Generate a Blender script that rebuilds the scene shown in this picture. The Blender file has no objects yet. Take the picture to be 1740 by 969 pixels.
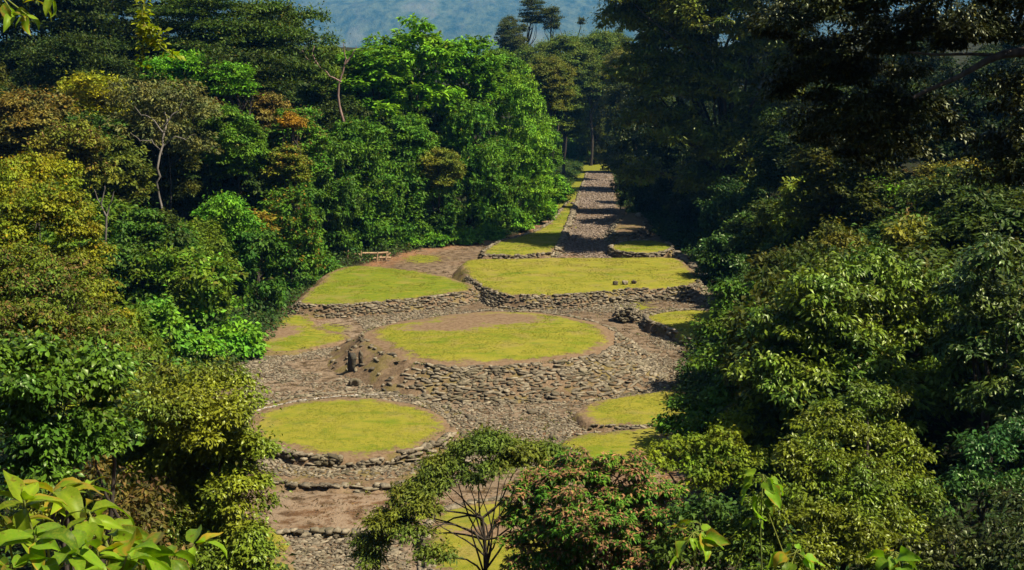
import bpy, math, random
import numpy as np
from mathutils import Vector, Matrix

# ------------------------------------------------------------------ camera, sky, sun, exposure
C = bpy.context.scene
W0, H0, FPX = 1740.0, 969.0, 2100.0
CAM = np.array([0.0, 0.0, 20.0])
PITCH = math.radians(9.2)
cam_d = bpy.data.cameras.new('camera'); cam = bpy.data.objects.new('camera', cam_d); C.collection.objects.link(cam)
cam.location = CAM; cam.rotation_euler = (math.radians(90) - PITCH, 0, 0)
cam_d.sensor_width = 36.0; cam_d.lens = 36.0 * FPX / W0; cam_d.clip_start = 0.1; cam_d.clip_end = 20000
C.camera = cam
SUN_EL, SUN_AZ = 57.0, 110.0            # azimuth clockwise from +Y; 90 is the right of the picture
world = bpy.data.worlds.new('World'); C.world = world; world.use_nodes = True
wn = world.node_tree.nodes; wn.clear()
sky = wn.new('ShaderNodeTexSky'); sky.sky_type = 'NISHITA'; sky.sun_disc = False
sky.sun_elevation = math.radians(SUN_EL); sky.sun_rotation = math.radians(SUN_AZ)
bg = wn.new('ShaderNodeBackground'); bg.inputs['Strength'].default_value = 0.05
wo = wn.new('ShaderNodeOutputWorld')
world.node_tree.links.new(sky.outputs[0], bg.inputs['Color']); world.node_tree.links.new(bg.outputs[0], wo.inputs['Surface'])
S = Vector((math.sin(math.radians(SUN_AZ)) * math.cos(math.radians(SUN_EL)), math.cos(math.radians(SUN_AZ)) * math.cos(math.radians(SUN_EL)), math.sin(math.radians(SUN_EL))))
sun_d = bpy.data.lights.new('sun', 'SUN'); sun_d.energy = 5.0; sun_d.angle = math.radians(0.5); sun_d.color = (1.0, 0.90, 0.74)
sun = bpy.data.objects.new('sun', sun_d); C.collection.objects.link(sun); sun.rotation_euler = S.to_track_quat('Z', 'Y').to_euler()
sun.location = (80, 60, 90)
C.view_settings.view_transform = 'Standard'; C.view_settings.look = 'None'
C.view_settings.exposure = 1.0; C.view_settings.gamma = 1.0; C.view_settings.use_curve_mapping = False
cy = C.cycles
cy.max_bounces = 5; cy.diffuse_bounces = 1; cy.glossy_bounces = 1; cy.transmission_bounces = 2; cy.transparent_max_bounces = 4; cy.volume_bounces = 0
cy.use_denoising = True
try: cy.denoiser = 'OPENIMAGEDENOISE'
except Exception: pass
cy.caustics_reflective = False; cy.caustics_refractive = False

# ------------------------------------------------------------------ small helpers
R = np.random.default_rng(7)
cp, sp = math.cos(PITCH), math.sin(PITCH)
def ray(u, v):
    a = (np.asarray(u, float) - W0 / 2) / FPX; b = -(np.asarray(v, float) - H0 / 2) / FPX
    return np.stack([a, cp + b * sp, -sp + b * cp], -1)
def at(u, v, Y):                        # the point at distance Y seen at photograph pixel (u, v)
    d = ray(u, v); return CAM + d * (Y / d[..., 1:2])
def gp(u, v, z=0.0):                    # the point at height z seen at photograph pixel (u, v)
    d = ray(u, v); return CAM + d * ((z - CAM[2]) / d[..., 2:3])
def nrm(a): return a / np.maximum(np.linalg.norm(a, axis=-1, keepdims=True), 1e-9)
def h2(ix, iy, s):
    n = (ix.astype(np.int64) * 374761393 + iy.astype(np.int64) * 668265263 + int(s) * 144665) & 0x7fffffff
    n = ((n ^ (n >> 13)) * 1274126177) & 0x7fffffff
    return ((n ^ (n >> 16)) & 0xffff) / 65535.0
def vn(x, y, s=0):
    x = np.asarray(x, float); y = np.asarray(y, float)
    ix = np.floor(x); iy = np.floor(y); fx = x - ix; fy = y - iy
    fx = fx * fx * (3 - 2 * fx); fy = fy * fy * (3 - 2 * fy)
    a = h2(ix, iy, s); b = h2(ix + 1, iy, s); c = h2(ix, iy + 1, s); d = h2(ix + 1, iy + 1, s)
    return (a * (1 - fx) + b * fx) * (1 - fy) + (c * (1 - fx) + d * fx) * fy
def fbm(x, y, s=0, o=4):
    t = 0; a = 0.5
    for k in range(o): t = t + a * (vn(x * 2 ** k, y * 2 ** k, s + k * 17) - 0.5); a *= 0.5
    return t
def sst(a, b, x):
    t = np.clip((x - a) / (b - a), 0, 1); return t * t * (3 - 2 * t)

def link(o, parent=None):
    C.collection.objects.link(o)
    if parent is not None: o.parent = parent
    return o
def mesh(name, V, F, mat, parent=None, attrs=None, smooth=False, loc=None):
    """F: (n, k) index array, or a list of such arrays."""
    me = bpy.data.meshes.new(name); Fs = F if isinstance(F, list) else [F]
    V = np.asarray(V, np.float32)
    nl = sum(f.size for f in Fs); nf = sum(len(f) for f in Fs)
    me.vertices.add(len(V)); me.vertices.foreach_set('co', V.ravel())
    me.loops.add(nl); me.loops.foreach_set('vertex_index', np.concatenate([f.ravel() for f in Fs]).astype(np.int32))
    me.polygons.add(nf)
    tot = np.concatenate([np.full(len(f), f.shape[1]) for f in Fs]).astype(np.int32)
    st = np.concatenate([[0], np.cumsum(tot)[:-1]]).astype(np.int32)
    me.polygons.foreach_set('loop_start', st); me.polygons.foreach_set('loop_total', tot)
    if smooth: me.polygons.foreach_set('use_smooth', np.ones(nf, bool))
    me.update(calc_edges=True)
    for k, a in (attrs or {}).items():
        at_ = me.attributes.new(k, 'FLOAT', 'POINT'); at_.data.foreach_set('value', np.asarray(a, np.float32))
    if mat is not None: me.materials.append(mat)
    o = bpy.data.objects.new(name, me)
    if loc is not None: o.location = loc
    return link(o, parent)
def tag(o, label=None, cat=None, group=None, kind=None):
    if label: o['label'] = label
    if cat: o['category'] = cat
    if group: o['group'] = group
    if kind: o['kind'] = kind
    return o
def thing(name, label, cat, loc=(0, 0, 0), rz=0.0, group=None):
    o = bpy.data.objects.new(name, None); o.empty_display_size = 0.3; link(o)
    o.location = loc; o.rotation_euler = (0, 0, rz)
    return tag(o, label, cat, group)

def tube(P, r, n=7):
    """tapered tube along points P with radii r -> V, F"""
    P = np.asarray(P, float); r = np.asarray(r, float)
    T = nrm(np.gradient(P, axis=0)); up = np.where(np.abs(T[:, 2:3]) > 0.9, np.array([[1.0, 0, 0]]), np.array([[0, 0, 1.0]]))
    A = nrm(np.cross(T, up)); B = np.cross(T, A)
    for i in range(1, len(P)):
        a = A[i - 1] - T[i] * np.dot(A[i - 1], T[i]); A[i] = a / max(np.linalg.norm(a), 1e-6); B[i] = np.cross(T[i], A[i])
    th = np.linspace(0, 2 * np.pi, n, endpoint=False)
    V = (P[:, None] + r[:, None, None] * (np.cos(th)[None, :, None] * A[:, None] + np.sin(th)[None, :, None] * B[:, None])).reshape(-1, 3)
    m = len(P); i = np.arange(m - 1)[:, None] * n; j = np.arange(n)[None]; k = (j + 1) % n
    F = np.stack([i + j, i + k, i + n + k, i + n + j], -1).reshape(-1, 4)
    return V, F
class MB:
    def __init__(s): s.V = []; s.F = []; s.n = 0
    def add(s, V, F):
        s.V.append(np.asarray(V, float)); s.F.append(np.asarray(F) + s.n); s.n += len(V); return s
    def build(s, name, mat, parent=None, smooth=True, off=None):
        V = np.concatenate(s.V)
        if off is not None: V = V - np.asarray(off)
        g = {}
        for f in s.F: g.setdefault(f.shape[1], []).append(f)
        return mesh(name, V, [np.concatenate(x) for x in g.values()], mat, parent, smooth=smooth)
def curve(a, b, k, bend=0.1, rng=R, sag=0.0):
    t = np.linspace(0, 1, k)[:, None]; a = np.asarray(a, float); b = np.asarray(b, float); L = np.linalg.norm(b - a)
    w = rng.normal(0, bend * L, 3); w2 = rng.normal(0, bend * L * .6, 3)
    P = a + (b - a) * t + w * np.sin(np.pi * t) + w2 * np.sin(2 * np.pi * t); P[:, 2] += sag * L * np.sin(np.pi * t[:, 0])
    return P

# ------------------------------------------------------------------ materials
class NT:
    def __init__(s, name):
        s.m = bpy.data.materials.new(name); s.m.use_nodes = True; s.t = s.m.node_tree; s.t.nodes.clear(); s.out = s.n('ShaderNodeOutputMaterial')
    def n(s, t, **k):
        x = s.t.nodes.new(t)
        for a, v in k.items():
            if a.startswith('i_'): x.inputs[a[2:].replace('_', ' ')].default_value = v
            else: setattr(x, a, v)
        return x
    def l(s, a, b): s.t.links.new(a, b)
    def mix(s, f, a, b, mode='MIX'):
        x = s.n('ShaderNodeMix', data_type='RGBA', blend_type=mode)
        for sock, v in ((0, f), (6, a), (7, b)):
            if hasattr(v, 'is_output') or isinstance(v, bpy.types.NodeSocket): s.l(v, x.inputs[sock])
            else: x.inputs[sock].default_value = v if sock == 0 else (*v[:3], 1)
        return x.outputs[2]
    def math(s, op, a, b=0.0, c=None, clamp=False):
        x = s.n('ShaderNodeMath', operation=op, use_clamp=clamp)
        for i, v in enumerate((a, b) if c is None else (a, b, c)):
            if isinstance(v, bpy.types.NodeSocket): s.l(v, x.inputs[i])
            else: x.inputs[i].default_value = v
        return x.outputs[0]
    def noise(s, scale, detail=4, rough=.55, vec=None, dist=0.0):
        x = s.n('ShaderNodeTexNoise'); x.inputs['Scale'].default_value = scale; x.inputs['Detail'].default_value = detail
        x.inputs['Roughness'].default_value = rough; x.inputs['Distortion'].default_value = dist
        s.l(vec if vec is not None else s.pos(), x.inputs['Vector']); return x.outputs['Fac']
    def pos(s):
        if not hasattr(s, '_p'): s._p = s.n('ShaderNodeNewGeometry').outputs['Position']
        return s._p
    def obj(s):
        if not hasattr(s, '_o'): s._o = s.n('ShaderNodeTexCoord').outputs['Object']
        return s._o
    def attr(s, name): return s.n('ShaderNodeAttribute', attribute_name=name).outputs['Fac']
    def ramp(s, f, a, b):
        x = s.n('ShaderNodeMapRange', interpolation_type='SMOOTHSTEP'); x.inputs[1].default_value = a; x.inputs[2].default_value = b; s.l(f, x.inputs[0]); return x.outputs[0]
    def scale(s, v, k):
        x = s.n('ShaderNodeVectorMath', operation='MULTIPLY'); s.l(v, x.inputs[0]); x.inputs[1].default_value = k; return x.outputs[0]
    def bsdf(s, col, rough=.8, spec=.3, bump=None, bstr=.5, bdist=.05):
        p = s.n('ShaderNodeBsdfPrincipled'); p.inputs['Roughness'].default_value = rough; p.inputs['Specular IOR Level'].default_value = spec
        if isinstance(col, bpy.types.NodeSocket): s.l(col, p.inputs['Base Color'])
        else: p.inputs['Base Color'].default_value = (*col, 1)
        if bump is not None:
            b = s.n('ShaderNodeBump'); b.inputs['Strength'].default_value = bstr; b.inputs['Distance'].default_value = bdist; s.l(bump, b.inputs['Height']); s.l(b.outputs[0], p.inputs['Normal'])
        return p
    def done(s, sh): s.l(sh.outputs[0] if not isinstance(sh, bpy.types.NodeSocket) else sh, s.out.inputs['Surface']); return s.m

def leaf_material(name, alt, frac, soft=.12, transl=.20, rough=.5, spec=.16, tcol=(1.5, 1.35, .5)):
    t = NT(name); oc = t.n('ShaderNodeObjectInfo').outputs['Color']; tint = t.attr('tint'); al = t.attr('alt')
    k = t.n('ShaderNodeMapRange'); k.inputs[3].default_value = .45; k.inputs[4].default_value = 1.55; t.l(tint, k.inputs[0])
    kk = t.n('ShaderNodeCombineXYZ'); t.l(k.outputs[0], kk.inputs[0]); t.l(k.outputs[0], kk.inputs[1])
    t.l(t.math('MULTIPLY_ADD', k.outputs[0], .6, .4), kk.inputs[2])
    col = t.mix(1.0, oc, kk.outputs[0], 'MULTIPLY')
    hn = t.noise(.45, 3, .6); col = t.mix(t.ramp(hn, .36, .64), t.mix(1.0, col, (.78, .95, 1.1), 'MULTIPLY'), t.mix(1.0, col, (1.20, 1.06, .9), 'MULTIPLY'))
    f = t.math('SUBTRACT', 1.0, t.ramp(al, frac - soft, frac + soft * .5))
    if frac > 0:
        alt_c = t.mix(1.0, (*alt,), kk.outputs[0], 'MULTIPLY'); col = t.mix(f, col, alt_c)
    if name == 'leaf_big':
        col = t.mix(t.math('MULTIPLY', t.ramp(t.noise(26, 4, .6), .60, .70), .75), col, (.10, .06, .012)); col = t.mix(t.math('MULTIPLY', t.ramp(t.noise(60, 3, .6), .45, .65), .25), col, (.30, .30, .03))
    p = t.bsdf(col, rough, spec); p.inputs['Specular Tint'].default_value = (.85, .95, .55, 1); tr = t.n('ShaderNodeBsdfTranslucent'); t.l(t.mix(1.0, col, tcol, 'MULTIPLY'), tr.inputs['Color'])
    mx = t.n('ShaderNodeMixShader'); mx.inputs[0].default_value = transl; t.l(p.outputs[0], mx.inputs[1]); t.l(tr.outputs[0], mx.inputs[2])
    return t.done(mx)
M = {}
M['leaf'] = leaf_material('leaf', (.16, .12, .015), .05)
M['leaf_gloss'] = leaf_material('leaf_gloss', (.13, .12, .02), .05, rough=.36, spec=.26, transl=.14)
M['leaf_glint'] = leaf_material('leaf_glint', (.20, .19, .03), .10, rough=.38, spec=.30, transl=.12)
M['leaf_orange'] = leaf_material('leaf_orange', (.22, .125, .014), .24)
M['leaf_flower'] = leaf_material('leaf_flower', (.33, .17, .075), .40, rough=.55)
M['leaf_yellow'] = leaf_material('leaf_yellow', (.25, .16, .008), .20)
M['leaf_dry'] = leaf_material('leaf_dry', (.17, .10, .03), .28, transl=.15)
M['leaf_big'] = leaf_material('leaf_big', (.26, .19, .02), .20, transl=.36, rough=.4, tcol=(1.35, 1.6, .3))
def bark(name, a, b):
    t = NT(name); v = t.scale(t.obj(), (6, 6, 1.2)); n = t.noise(1.0, 6, .6, v)
    return t.done(t.bsdf(t.mix(t.ramp(n, .3, .7), a, b), .9, .2, n, .8, .04))
M['bark_dark'] = bark('bark_dark', (.025, .02, .015), (.075, .06, .045))
M['bark_pale'] = bark('bark_pale', (.085, .072, .055), (.22, .195, .16))
M['bark_red'] = bark('bark_red', (.13, .08, .06), (.30, .20, .16))
M['stem'] = bark('stem', (.10, .07, .03), (.17, .13, .05))
M['stem_green'] = bark('stem_green', (.09, .13, .02), (.20, .22, .04))
def log_mat():
    t = NT('log_wood'); n = t.noise(3.0, 5); return t.done(t.bsdf(t.mix(n, (.22, .13, .07), (.46, .33, .19)), .85, .2, n, .5, .02))
M['log'] = log_mat()
def stone_mat(name, a, b, moss=.35):
    t = NT(name); rnd = t.attr('tint'); n1 = t.noise(5.5, 5, .6); n2 = t.noise(.8, 4); n3 = t.noise(22, 3)
    c = t.mix(rnd, a, b); c = t.mix(t.ramp(n1, .42, .68), c, t.mix(1.0, c, (.52, .50, .46), 'MULTIPLY'))
    c = t.mix(t.math('MULTIPLY', t.ramp(n2, .48, .66), moss), c, (.065, .06, .02))
    c = t.mix(t.math('MULTIPLY', t.ramp(n3, .60, .72), .35), c, (.36, .34, .28))
    return t.done(t.bsdf(c, .9, .2, n1, .7, .05))
M['stone'] = stone_mat('stone', (.082, .066, .043), (.275, .232, .155))
M['stone_shaded'] = stone_mat('stone_shaded', (.05, .045, .036), (.12, .10, .08), .3)  # darker copy of stone; the slab's shaded face is put into the colour
M['stone_pale'] = stone_mat('stone_pale', (.30, .27, .22), (.46, .42, .35), .1)
M['stone_pink'] = stone_mat('stone_pink', (.14, .105, .08), (.28, .22, .165), .25)

def ground_mat():
    t = NT('ground_soil'); red = t.attr('red'); forest = t.attr('forest'); grass = t.attr('grass'); pale = t.attr('pale')
    n0 = t.noise(.25, 5, .6); n1 = t.noise(1.3, 6, .65); n2 = t.noise(7, 5, .6); n3 = t.noise(.6, 4, .6)
    sx = t.noise(1.0, 5, .6, t.scale(t.pos(), (.6, 3.0, 1.0)))
    c = t.mix(t.ramp(n1, .33, .68), (.052, .034, .017), (.135, .092, .052))
    c = t.mix(t.math('MULTIPLY', t.ramp(sx, .5, .66), .55), c, (.22, .165, .10))
    c = t.mix(t.math('MULTIPLY', t.ramp(n2, .55, .68), .6), c, (.05, .032, .018))
    c = t.mix(t.math('MULTIPLY', red, t.ramp(n3, .30, .58)), c, (.22, .105, .045))
    c = t.mix(t.math('MULTIPLY', pale, t.ramp(n1, .40, .56)), c, (.235, .175, .115))
    g = t.mix(t.ramp(n1, .3, .7), (.11, .13, .010), (.18, .17, .018))
    gm = t.ramp(t.math('ADD', t.math('MULTIPLY_ADD', t.math('SUBTRACT', n1, .5), 1.6, grass), t.math('MULTIPLY', t.math('SUBTRACT', n2, .5), .7)), .45, .6)
    gm = t.math('MULTIPLY', gm, t.ramp(grass, .02, .15)); c = t.mix(gm, c, g)
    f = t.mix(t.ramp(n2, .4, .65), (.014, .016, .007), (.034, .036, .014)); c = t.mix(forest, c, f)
    return t.done(t.bsdf(c, .95, .1, t.math('ADD', n2, t.math('MULTIPLY', n1, 2.0)), .8, .12))
M['ground'] = ground_mat()
def lawn_mat():
    """mown turf: green and straw patches; bare soil worn in towards the rim (attribute edge) and where attribute dry is high"""
    t = NT('lawn_turf'); edge = t.attr('edge'); dry = t.attr('dry'); lush = t.attr('lush')
    n0 = t.noise(.45, 4, .6); n1 = t.noise(1.1, 6, .7); n2 = t.noise(3.6, 5, .7); n3 = t.noise(14, 3, .7)
    sx = t.noise(1.0, 6, .65, t.scale(t.pos(), (.35, 1.0, 1.0)))
    ye = t.mix(t.ramp(n1, .3, .7), (.165, .165, .012), (.225, .198, .022))
    gr = t.mix(t.ramp(n1, .3, .7), (.080, .128, .005), (.140, .162, .007))
    lf = t.math('ADD', lush, t.math('MULTIPLY', t.math('SUBTRACT', sx, .5), 2.6)); c = t.mix(t.ramp(lf, .15, .85), ye, gr)
    c = t.mix(t.math('MULTIPLY', t.ramp(n2, .5, .7), .35), c, (.075, .09, .010))
    c = t.mix(t.math('MULTIPLY', t.ramp(n3, .5, .72), .55), c, (.20, .17, .045))
    c = t.mix(t.math('MULTIPLY', t.ramp(t.noise(1.4, 6, .75), .58, .74), .5), c, (.195, .140, .055))
    c = t.mix(t.math('MULTIPLY', t.ramp(n0, .50, .66), .55), c, (.225, .165, .055)); c = t.mix(t.math('MULTIPLY', t.ramp(t.noise(.9, 5, .7), .52, .66), .5), c, (.085, .125, .007))
    so = t.mix(t.ramp(n2, .35, .65), (.125, .078, .040), (.20, .138, .08))
    so = t.mix(t.math('MULTIPLY', t.ramp(n3, .55, .7), .5), so, (.08, .055, .03))
    wob = t.math('ADD', t.math('MULTIPLY', t.math('SUBTRACT', n1, .5), 3.2), t.math('MULTIPLY', t.math('SUBTRACT', n2, .5), 2.2))
    k = t.ramp(t.math('ADD', edge, wob), .40, -.20)
    d2 = t.ramp(t.math('ADD', dry, t.math('MULTIPLY', wob, .45)), .35, .62)
    c = t.mix(t.math('MAXIMUM', k, d2), c, so)
    return t.done(t.bsdf(c, .95, .1, t.math('ADD', n2, n3), .6, .06))
M['lawn'] = lawn_mat()
def bank_mat():
    t = NT('bank_earth'); n1 = t.noise(1.6, 6, .65); n2 = t.noise(8, 5, .6)
    c = t.mix(t.ramp(n1, .3, .7), (.10, .066, .036), (.21, .145, .085)); c = t.mix(t.math('MULTIPLY', t.ramp(n2, .5, .65), .7), c, (.05, .034, .018))
    c = t.mix(t.math('MULTIPLY', t.ramp(t.noise(.5, 3), .5, .62), .45), c, (.14, .12, .02))
    return t.done(t.bsdf(c, .95, .1, n2, .8, .08))
M['bank'] = bank_mat()
def mountain_mat():
    t = NT('mountain_forest'); mv = t.scale(t.pos(), (1, .22, 1)); n1 = t.noise(.0040, 6, .65, mv); n2 = t.noise(.020, 5, .7, mv); n3 = t.noise(.0022, 4, .6)
    c = t.mix(t.ramp(n2, .30, .70), (.014, .036, .014), (.085, .11, .05)); c = t.mix(t.math('MULTIPLY', t.ramp(n1, .50, .66), .5), c, (.16, .15, .10))
    return t.done(t.bsdf(c, .95, .05, n2, 1.0, 14))
M['mountain'] = mountain_mat()

# ------------------------------------------------------------------ terrain
EL = np.array([(0, -7), (30, -7.5), (49, -9.5), (58, -15), (66, -18), (84, -20), (93, -19), (110, -19.5), (129, -19.5), (140, -16), (150, -11.5), (160, -4), (168, 1.5), (190, 5.5), (207, 7.5), (250, 12), (293, 16.5), (330, 19), (345, 30)], float)
ER = np.array([(0, 5), (30, 7), (49, 8.5), (60, 9.5), (73, 9.5), (92, 13), (110, 18), (129, 21), (153, 20), (180, 18.5), (207, 18), (250, 21), (293, 24), (330, 27), (345, 32)], float)
def terr(x, y):
    x = np.asarray(x, float); y = np.asarray(y, float)
    xl = np.interp(y, EL[:, 0], EL[:, 1]); xr = np.interp(y, ER[:, 0], ER[:, 1])
    dl = np.maximum(xl - x - .5, 0); dr = np.maximum(x - xr - .5, 0)
    z = 15 * np.tanh(.20 * dl / 15) + 17 * np.tanh(.34 * dr / 17)
    fade = 1 - sst(330, 800, y) * .8
    z = z * fade + 18 * np.clip(1 - y / 45, 0, 1.4) ** 1.5
    z = z + 26 * sst(345, 520, y) * (1 - sst(560, 1000, y)) - 25 * sst(600, 1500, y) + .35 * fbm(x * .07, y * .07, 3) + .22 * fbm(x * .35, y * .35, 5)
    return z
def catmull(P, k=12, closed=True):
    P = np.asarray(P, float); n = len(P); out = []
    for i in range(n):
        p0, p1, p2, p3 = P[i - 1], P[i], P[(i + 1) % n], P[(i + 2) % n]
        t = np.linspace(0, 1, k, endpoint=False)[:, None]
        out.append(.5 * (2 * p1 + (p2 - p0) * t + (2 * p0 - 5 * p1 + 4 * p2 - p3) * t ** 2 + (3 * p1 - p0 - 3 * p2 + p3) * t ** 3))
    return np.concatenate(out)
def sdist(poly, x, y):
    """signed distance, positive inside"""
    shp = np.shape(x); q = np.stack([np.ravel(x), np.ravel(y)], -1); A = poly; B = np.roll(poly, -1, 0)
    best = np.full(len(q), 1e9); inside = np.zeros(len(q), bool)
    for a, b in zip(A, B):
        ab = b - a; L = max(ab @ ab, 1e-9); t = np.clip(((q - a) @ ab) / L, 0, 1)
        d = ((q - a - t[:, None] * ab) ** 2).sum(1); best = np.minimum(best, d)
        c = ((a[1] > q[:, 1]) != (b[1] > q[:, 1])); xx = a[0] + (q[:, 1] - a[1]) * (b[0] - a[0]) / (b[1] - a[1] if abs(b[1] - a[1]) > 1e-9 else 1e-9)
        inside ^= c & (q[:, 0] < xx)
    return (np.where(inside, 1, -1) * np.sqrt(best)).reshape(shp)
def graded(lo, hi, step, far_lo, far_hi, g=1.14):
    a = list(np.arange(lo, hi + 1e-6, step)); s = step; x = hi
    while x < far_hi: s *= g; x += s; a.append(x)
    s = step; x = lo
    while x > far_lo: s *= g; x -= s; a.insert(0, x)
    return np.array(a)
gx = graded(-45, 45, .6, -6000, 6000); gy = graded(-6, 335, .6, -400, 8500)
GX, GY = np.meshgrid(gx, gy); GZ = terr(GX, GY)
xl = np.interp(GY, EL[:, 0], EL[:, 1]); xr = np.interp(GY, ER[:, 0], ER[:, 1])
wob = 2.2 * fbm(GX * .35, GY * .35, 11)
inn = np.minimum(GX - xl, xr - GX) + wob
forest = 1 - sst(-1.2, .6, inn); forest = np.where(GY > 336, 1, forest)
red = np.clip(sst(4.5, 1.0, GX - xl + wob) * sst(95, 105, GY) * .9 + .35 * sst(.05, .2, fbm(GX * .09, GY * .09, 21)), 0, 1)
grassp = [(1065, 510, 2.2), (1078, 523, 1.6), (850, 478, .8), (720, 440, 2.2), (975, 325, 2.6), (965, 350, 2.6), (1100, 735, 2.0), (560, 560, 1.5), (955, 385, 2.2)]
grass = np.zeros_like(GX)
for u, v, r in grassp:
    p = gp(u, v); grass = np.maximum(grass, .75 * np.exp(-(((GX - p[0]) / (r * 1.4)) ** 2 + ((GY - p[1]) / (r * 2.2)) ** 2)))
grass = np.maximum(grass, .8 * sst(5, 1, GX - xl + wob) * sst(185, 200, GY))
grass = np.maximum(grass, sst(288, 296, GY) * (1 - forest))
pale = .5 + 1.6 * fbm(GX * .06, GY * .06, 31)
nx, ny = len(gx), len(gy); I = np.arange(ny * nx).reshape(ny, nx)
Fg = np.stack([I[:-1, :-1], I[:-1, 1:], I[1:, 1:], I[1:, :-1]], -1).reshape(-1, 4)
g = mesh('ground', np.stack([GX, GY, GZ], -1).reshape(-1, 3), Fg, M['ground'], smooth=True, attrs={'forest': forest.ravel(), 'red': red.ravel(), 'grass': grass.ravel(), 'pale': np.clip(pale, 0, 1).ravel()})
tag(g, 'brown earth valley floor rising into forested slopes', 'ground', kind='structure')
# far mountainside
mx = np.linspace(-6000, 6000, 260); my = np.linspace(4000, 8400, 110); MX, MY = np.meshgrid(mx, my)
MZ = 70 * fbm(MX * .0035, MY * .0022, 47, 4) - 60 + 720 * sst(4000, 7800, MY + 900 * fbm(MX * .0005, MY * .0005, 41)) + 230 * fbm(MX * .0009, MY * .0006, 43, 6) * sst(4000, 4800, MY)
I = np.arange(MX.size).reshape(MX.shape)
mo = mesh('mountain', np.stack([MX, MY, MZ], -1).reshape(-1, 3), np.stack([I[:-1, :-1], I[:-1, 1:], I[1:, 1:], I[1:, :-1]], -1).reshape(-1, 4), M['mountain'], smooth=True)
tag(mo, 'hazy blue forested mountainside beyond the valley', 'mountain', kind='structure')

hz = NT('haze_air'); pv = hz.n('ShaderNodeVolumePrincipled'); pv.inputs['Color'].default_value = (.11, .43, 1.0, 1); pv.inputs['Density'].default_value = .75e-4; pv.inputs['Anisotropy'].default_value = 0.0
hz.l(pv.outputs[0], hz.out.inputs['Volume'])
hb = np.array([[x, y, z] for z in (-120, 720) for y in (-600, 9200) for x in (-6800, 6800)], float)
tag(mesh('haze', hb, np.array([[0, 2, 3, 1], [4, 5, 7, 6], [0, 1, 5, 4], [2, 6, 7, 3], [0, 4, 6, 2], [1, 3, 7, 5]]), hz.m), 'thin blue haze filling the valley air', 'haze', kind='stuff')

# ------------------------------------------------------------------ stones
def stone_shapes(n=8):
    out = []
    for k in range(n):
        r = np.random.default_rng(100 + k); g_ = np.linspace(-1, 1, 4); V = []; idx = {}
        F = []
        for ax in range(3):
            for sg in (-1, 1):
                q = {}
                for i in range(3):
                    for j in range(3):
                        p = [0, 0, 0]; p[ax] = sg; p[(ax + 1) % 3] = i - 1; p[(ax + 2) % 3] = j - 1
                        key = tuple(p)
                        if key not in idx: idx[key] = len(V); V.append(p)
                        q[i, j] = idx[key]
                for i in range(2):
                    for j in range(2):
                        f = [q[i, j], q[i + 1, j], q[i + 1, j + 1], q[i, j + 1]]; F.append(f if sg > 0 else f[::-1])
        V = np.array(V, float); m = np.linalg.norm(V, axis=1); V = V / m[:, None] ** .62 * .8
        V = V + r.normal(0, .13, V.shape); V *= .5 / np.abs(V).max(0)
        out.append((V, np.array(F)))
    return out
SH = stone_shapes()
def stones(name, P, size, yaw, mat, parent=None, tilt=.12, rng=R, off=(0, 0, 0), tint=None):
    """one mesh of many separate stones: P centres (n,3), size (n,3), yaw (n)"""
    n = len(P); k = rng.integers(0, len(SH), n); Vs, Fs, Ts = [], [], []; base = 0
    tx, ty = rng.normal(0, tilt, n), rng.normal(0, tilt, n); tint = rng.random(n) if tint is None else tint
    for s in range(len(SH)):
        m = np.where(k == s)[0]
        if not len(m): continue
        V0, F0 = SH[s]; V = V0[None] * size[m][:, None]
        V = V * np.where(rng.random((len(m), 1, 3)) < .5, -1, 1) if False else V
        z = V[..., 2] + V[..., 0] * tx[m][:, None] + V[..., 1] * ty[m][:, None]; c, s_ = np.cos(yaw[m])[:, None], np.sin(yaw[m])[:, None]
        V = np.stack([V[..., 0] * c - V[..., 1] * s_, V[..., 0] * s_ + V[..., 1] * c, z], -1) + P[m][:, None]
        nv = V0.shape[0]; Vs.append(V.reshape(-1, 3)); Fs.append((F0[None] + (np.arange(len(m)) * nv)[:, None, None]).reshape(-1, 4) + base); base += len(m) * nv
        Ts.append(np.repeat(tint[m], nv))
    return mesh(name, np.concatenate(Vs) - np.asarray(off), np.concatenate(Fs), mat, parent, attrs={'tint': np.concatenate(Ts)})

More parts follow.
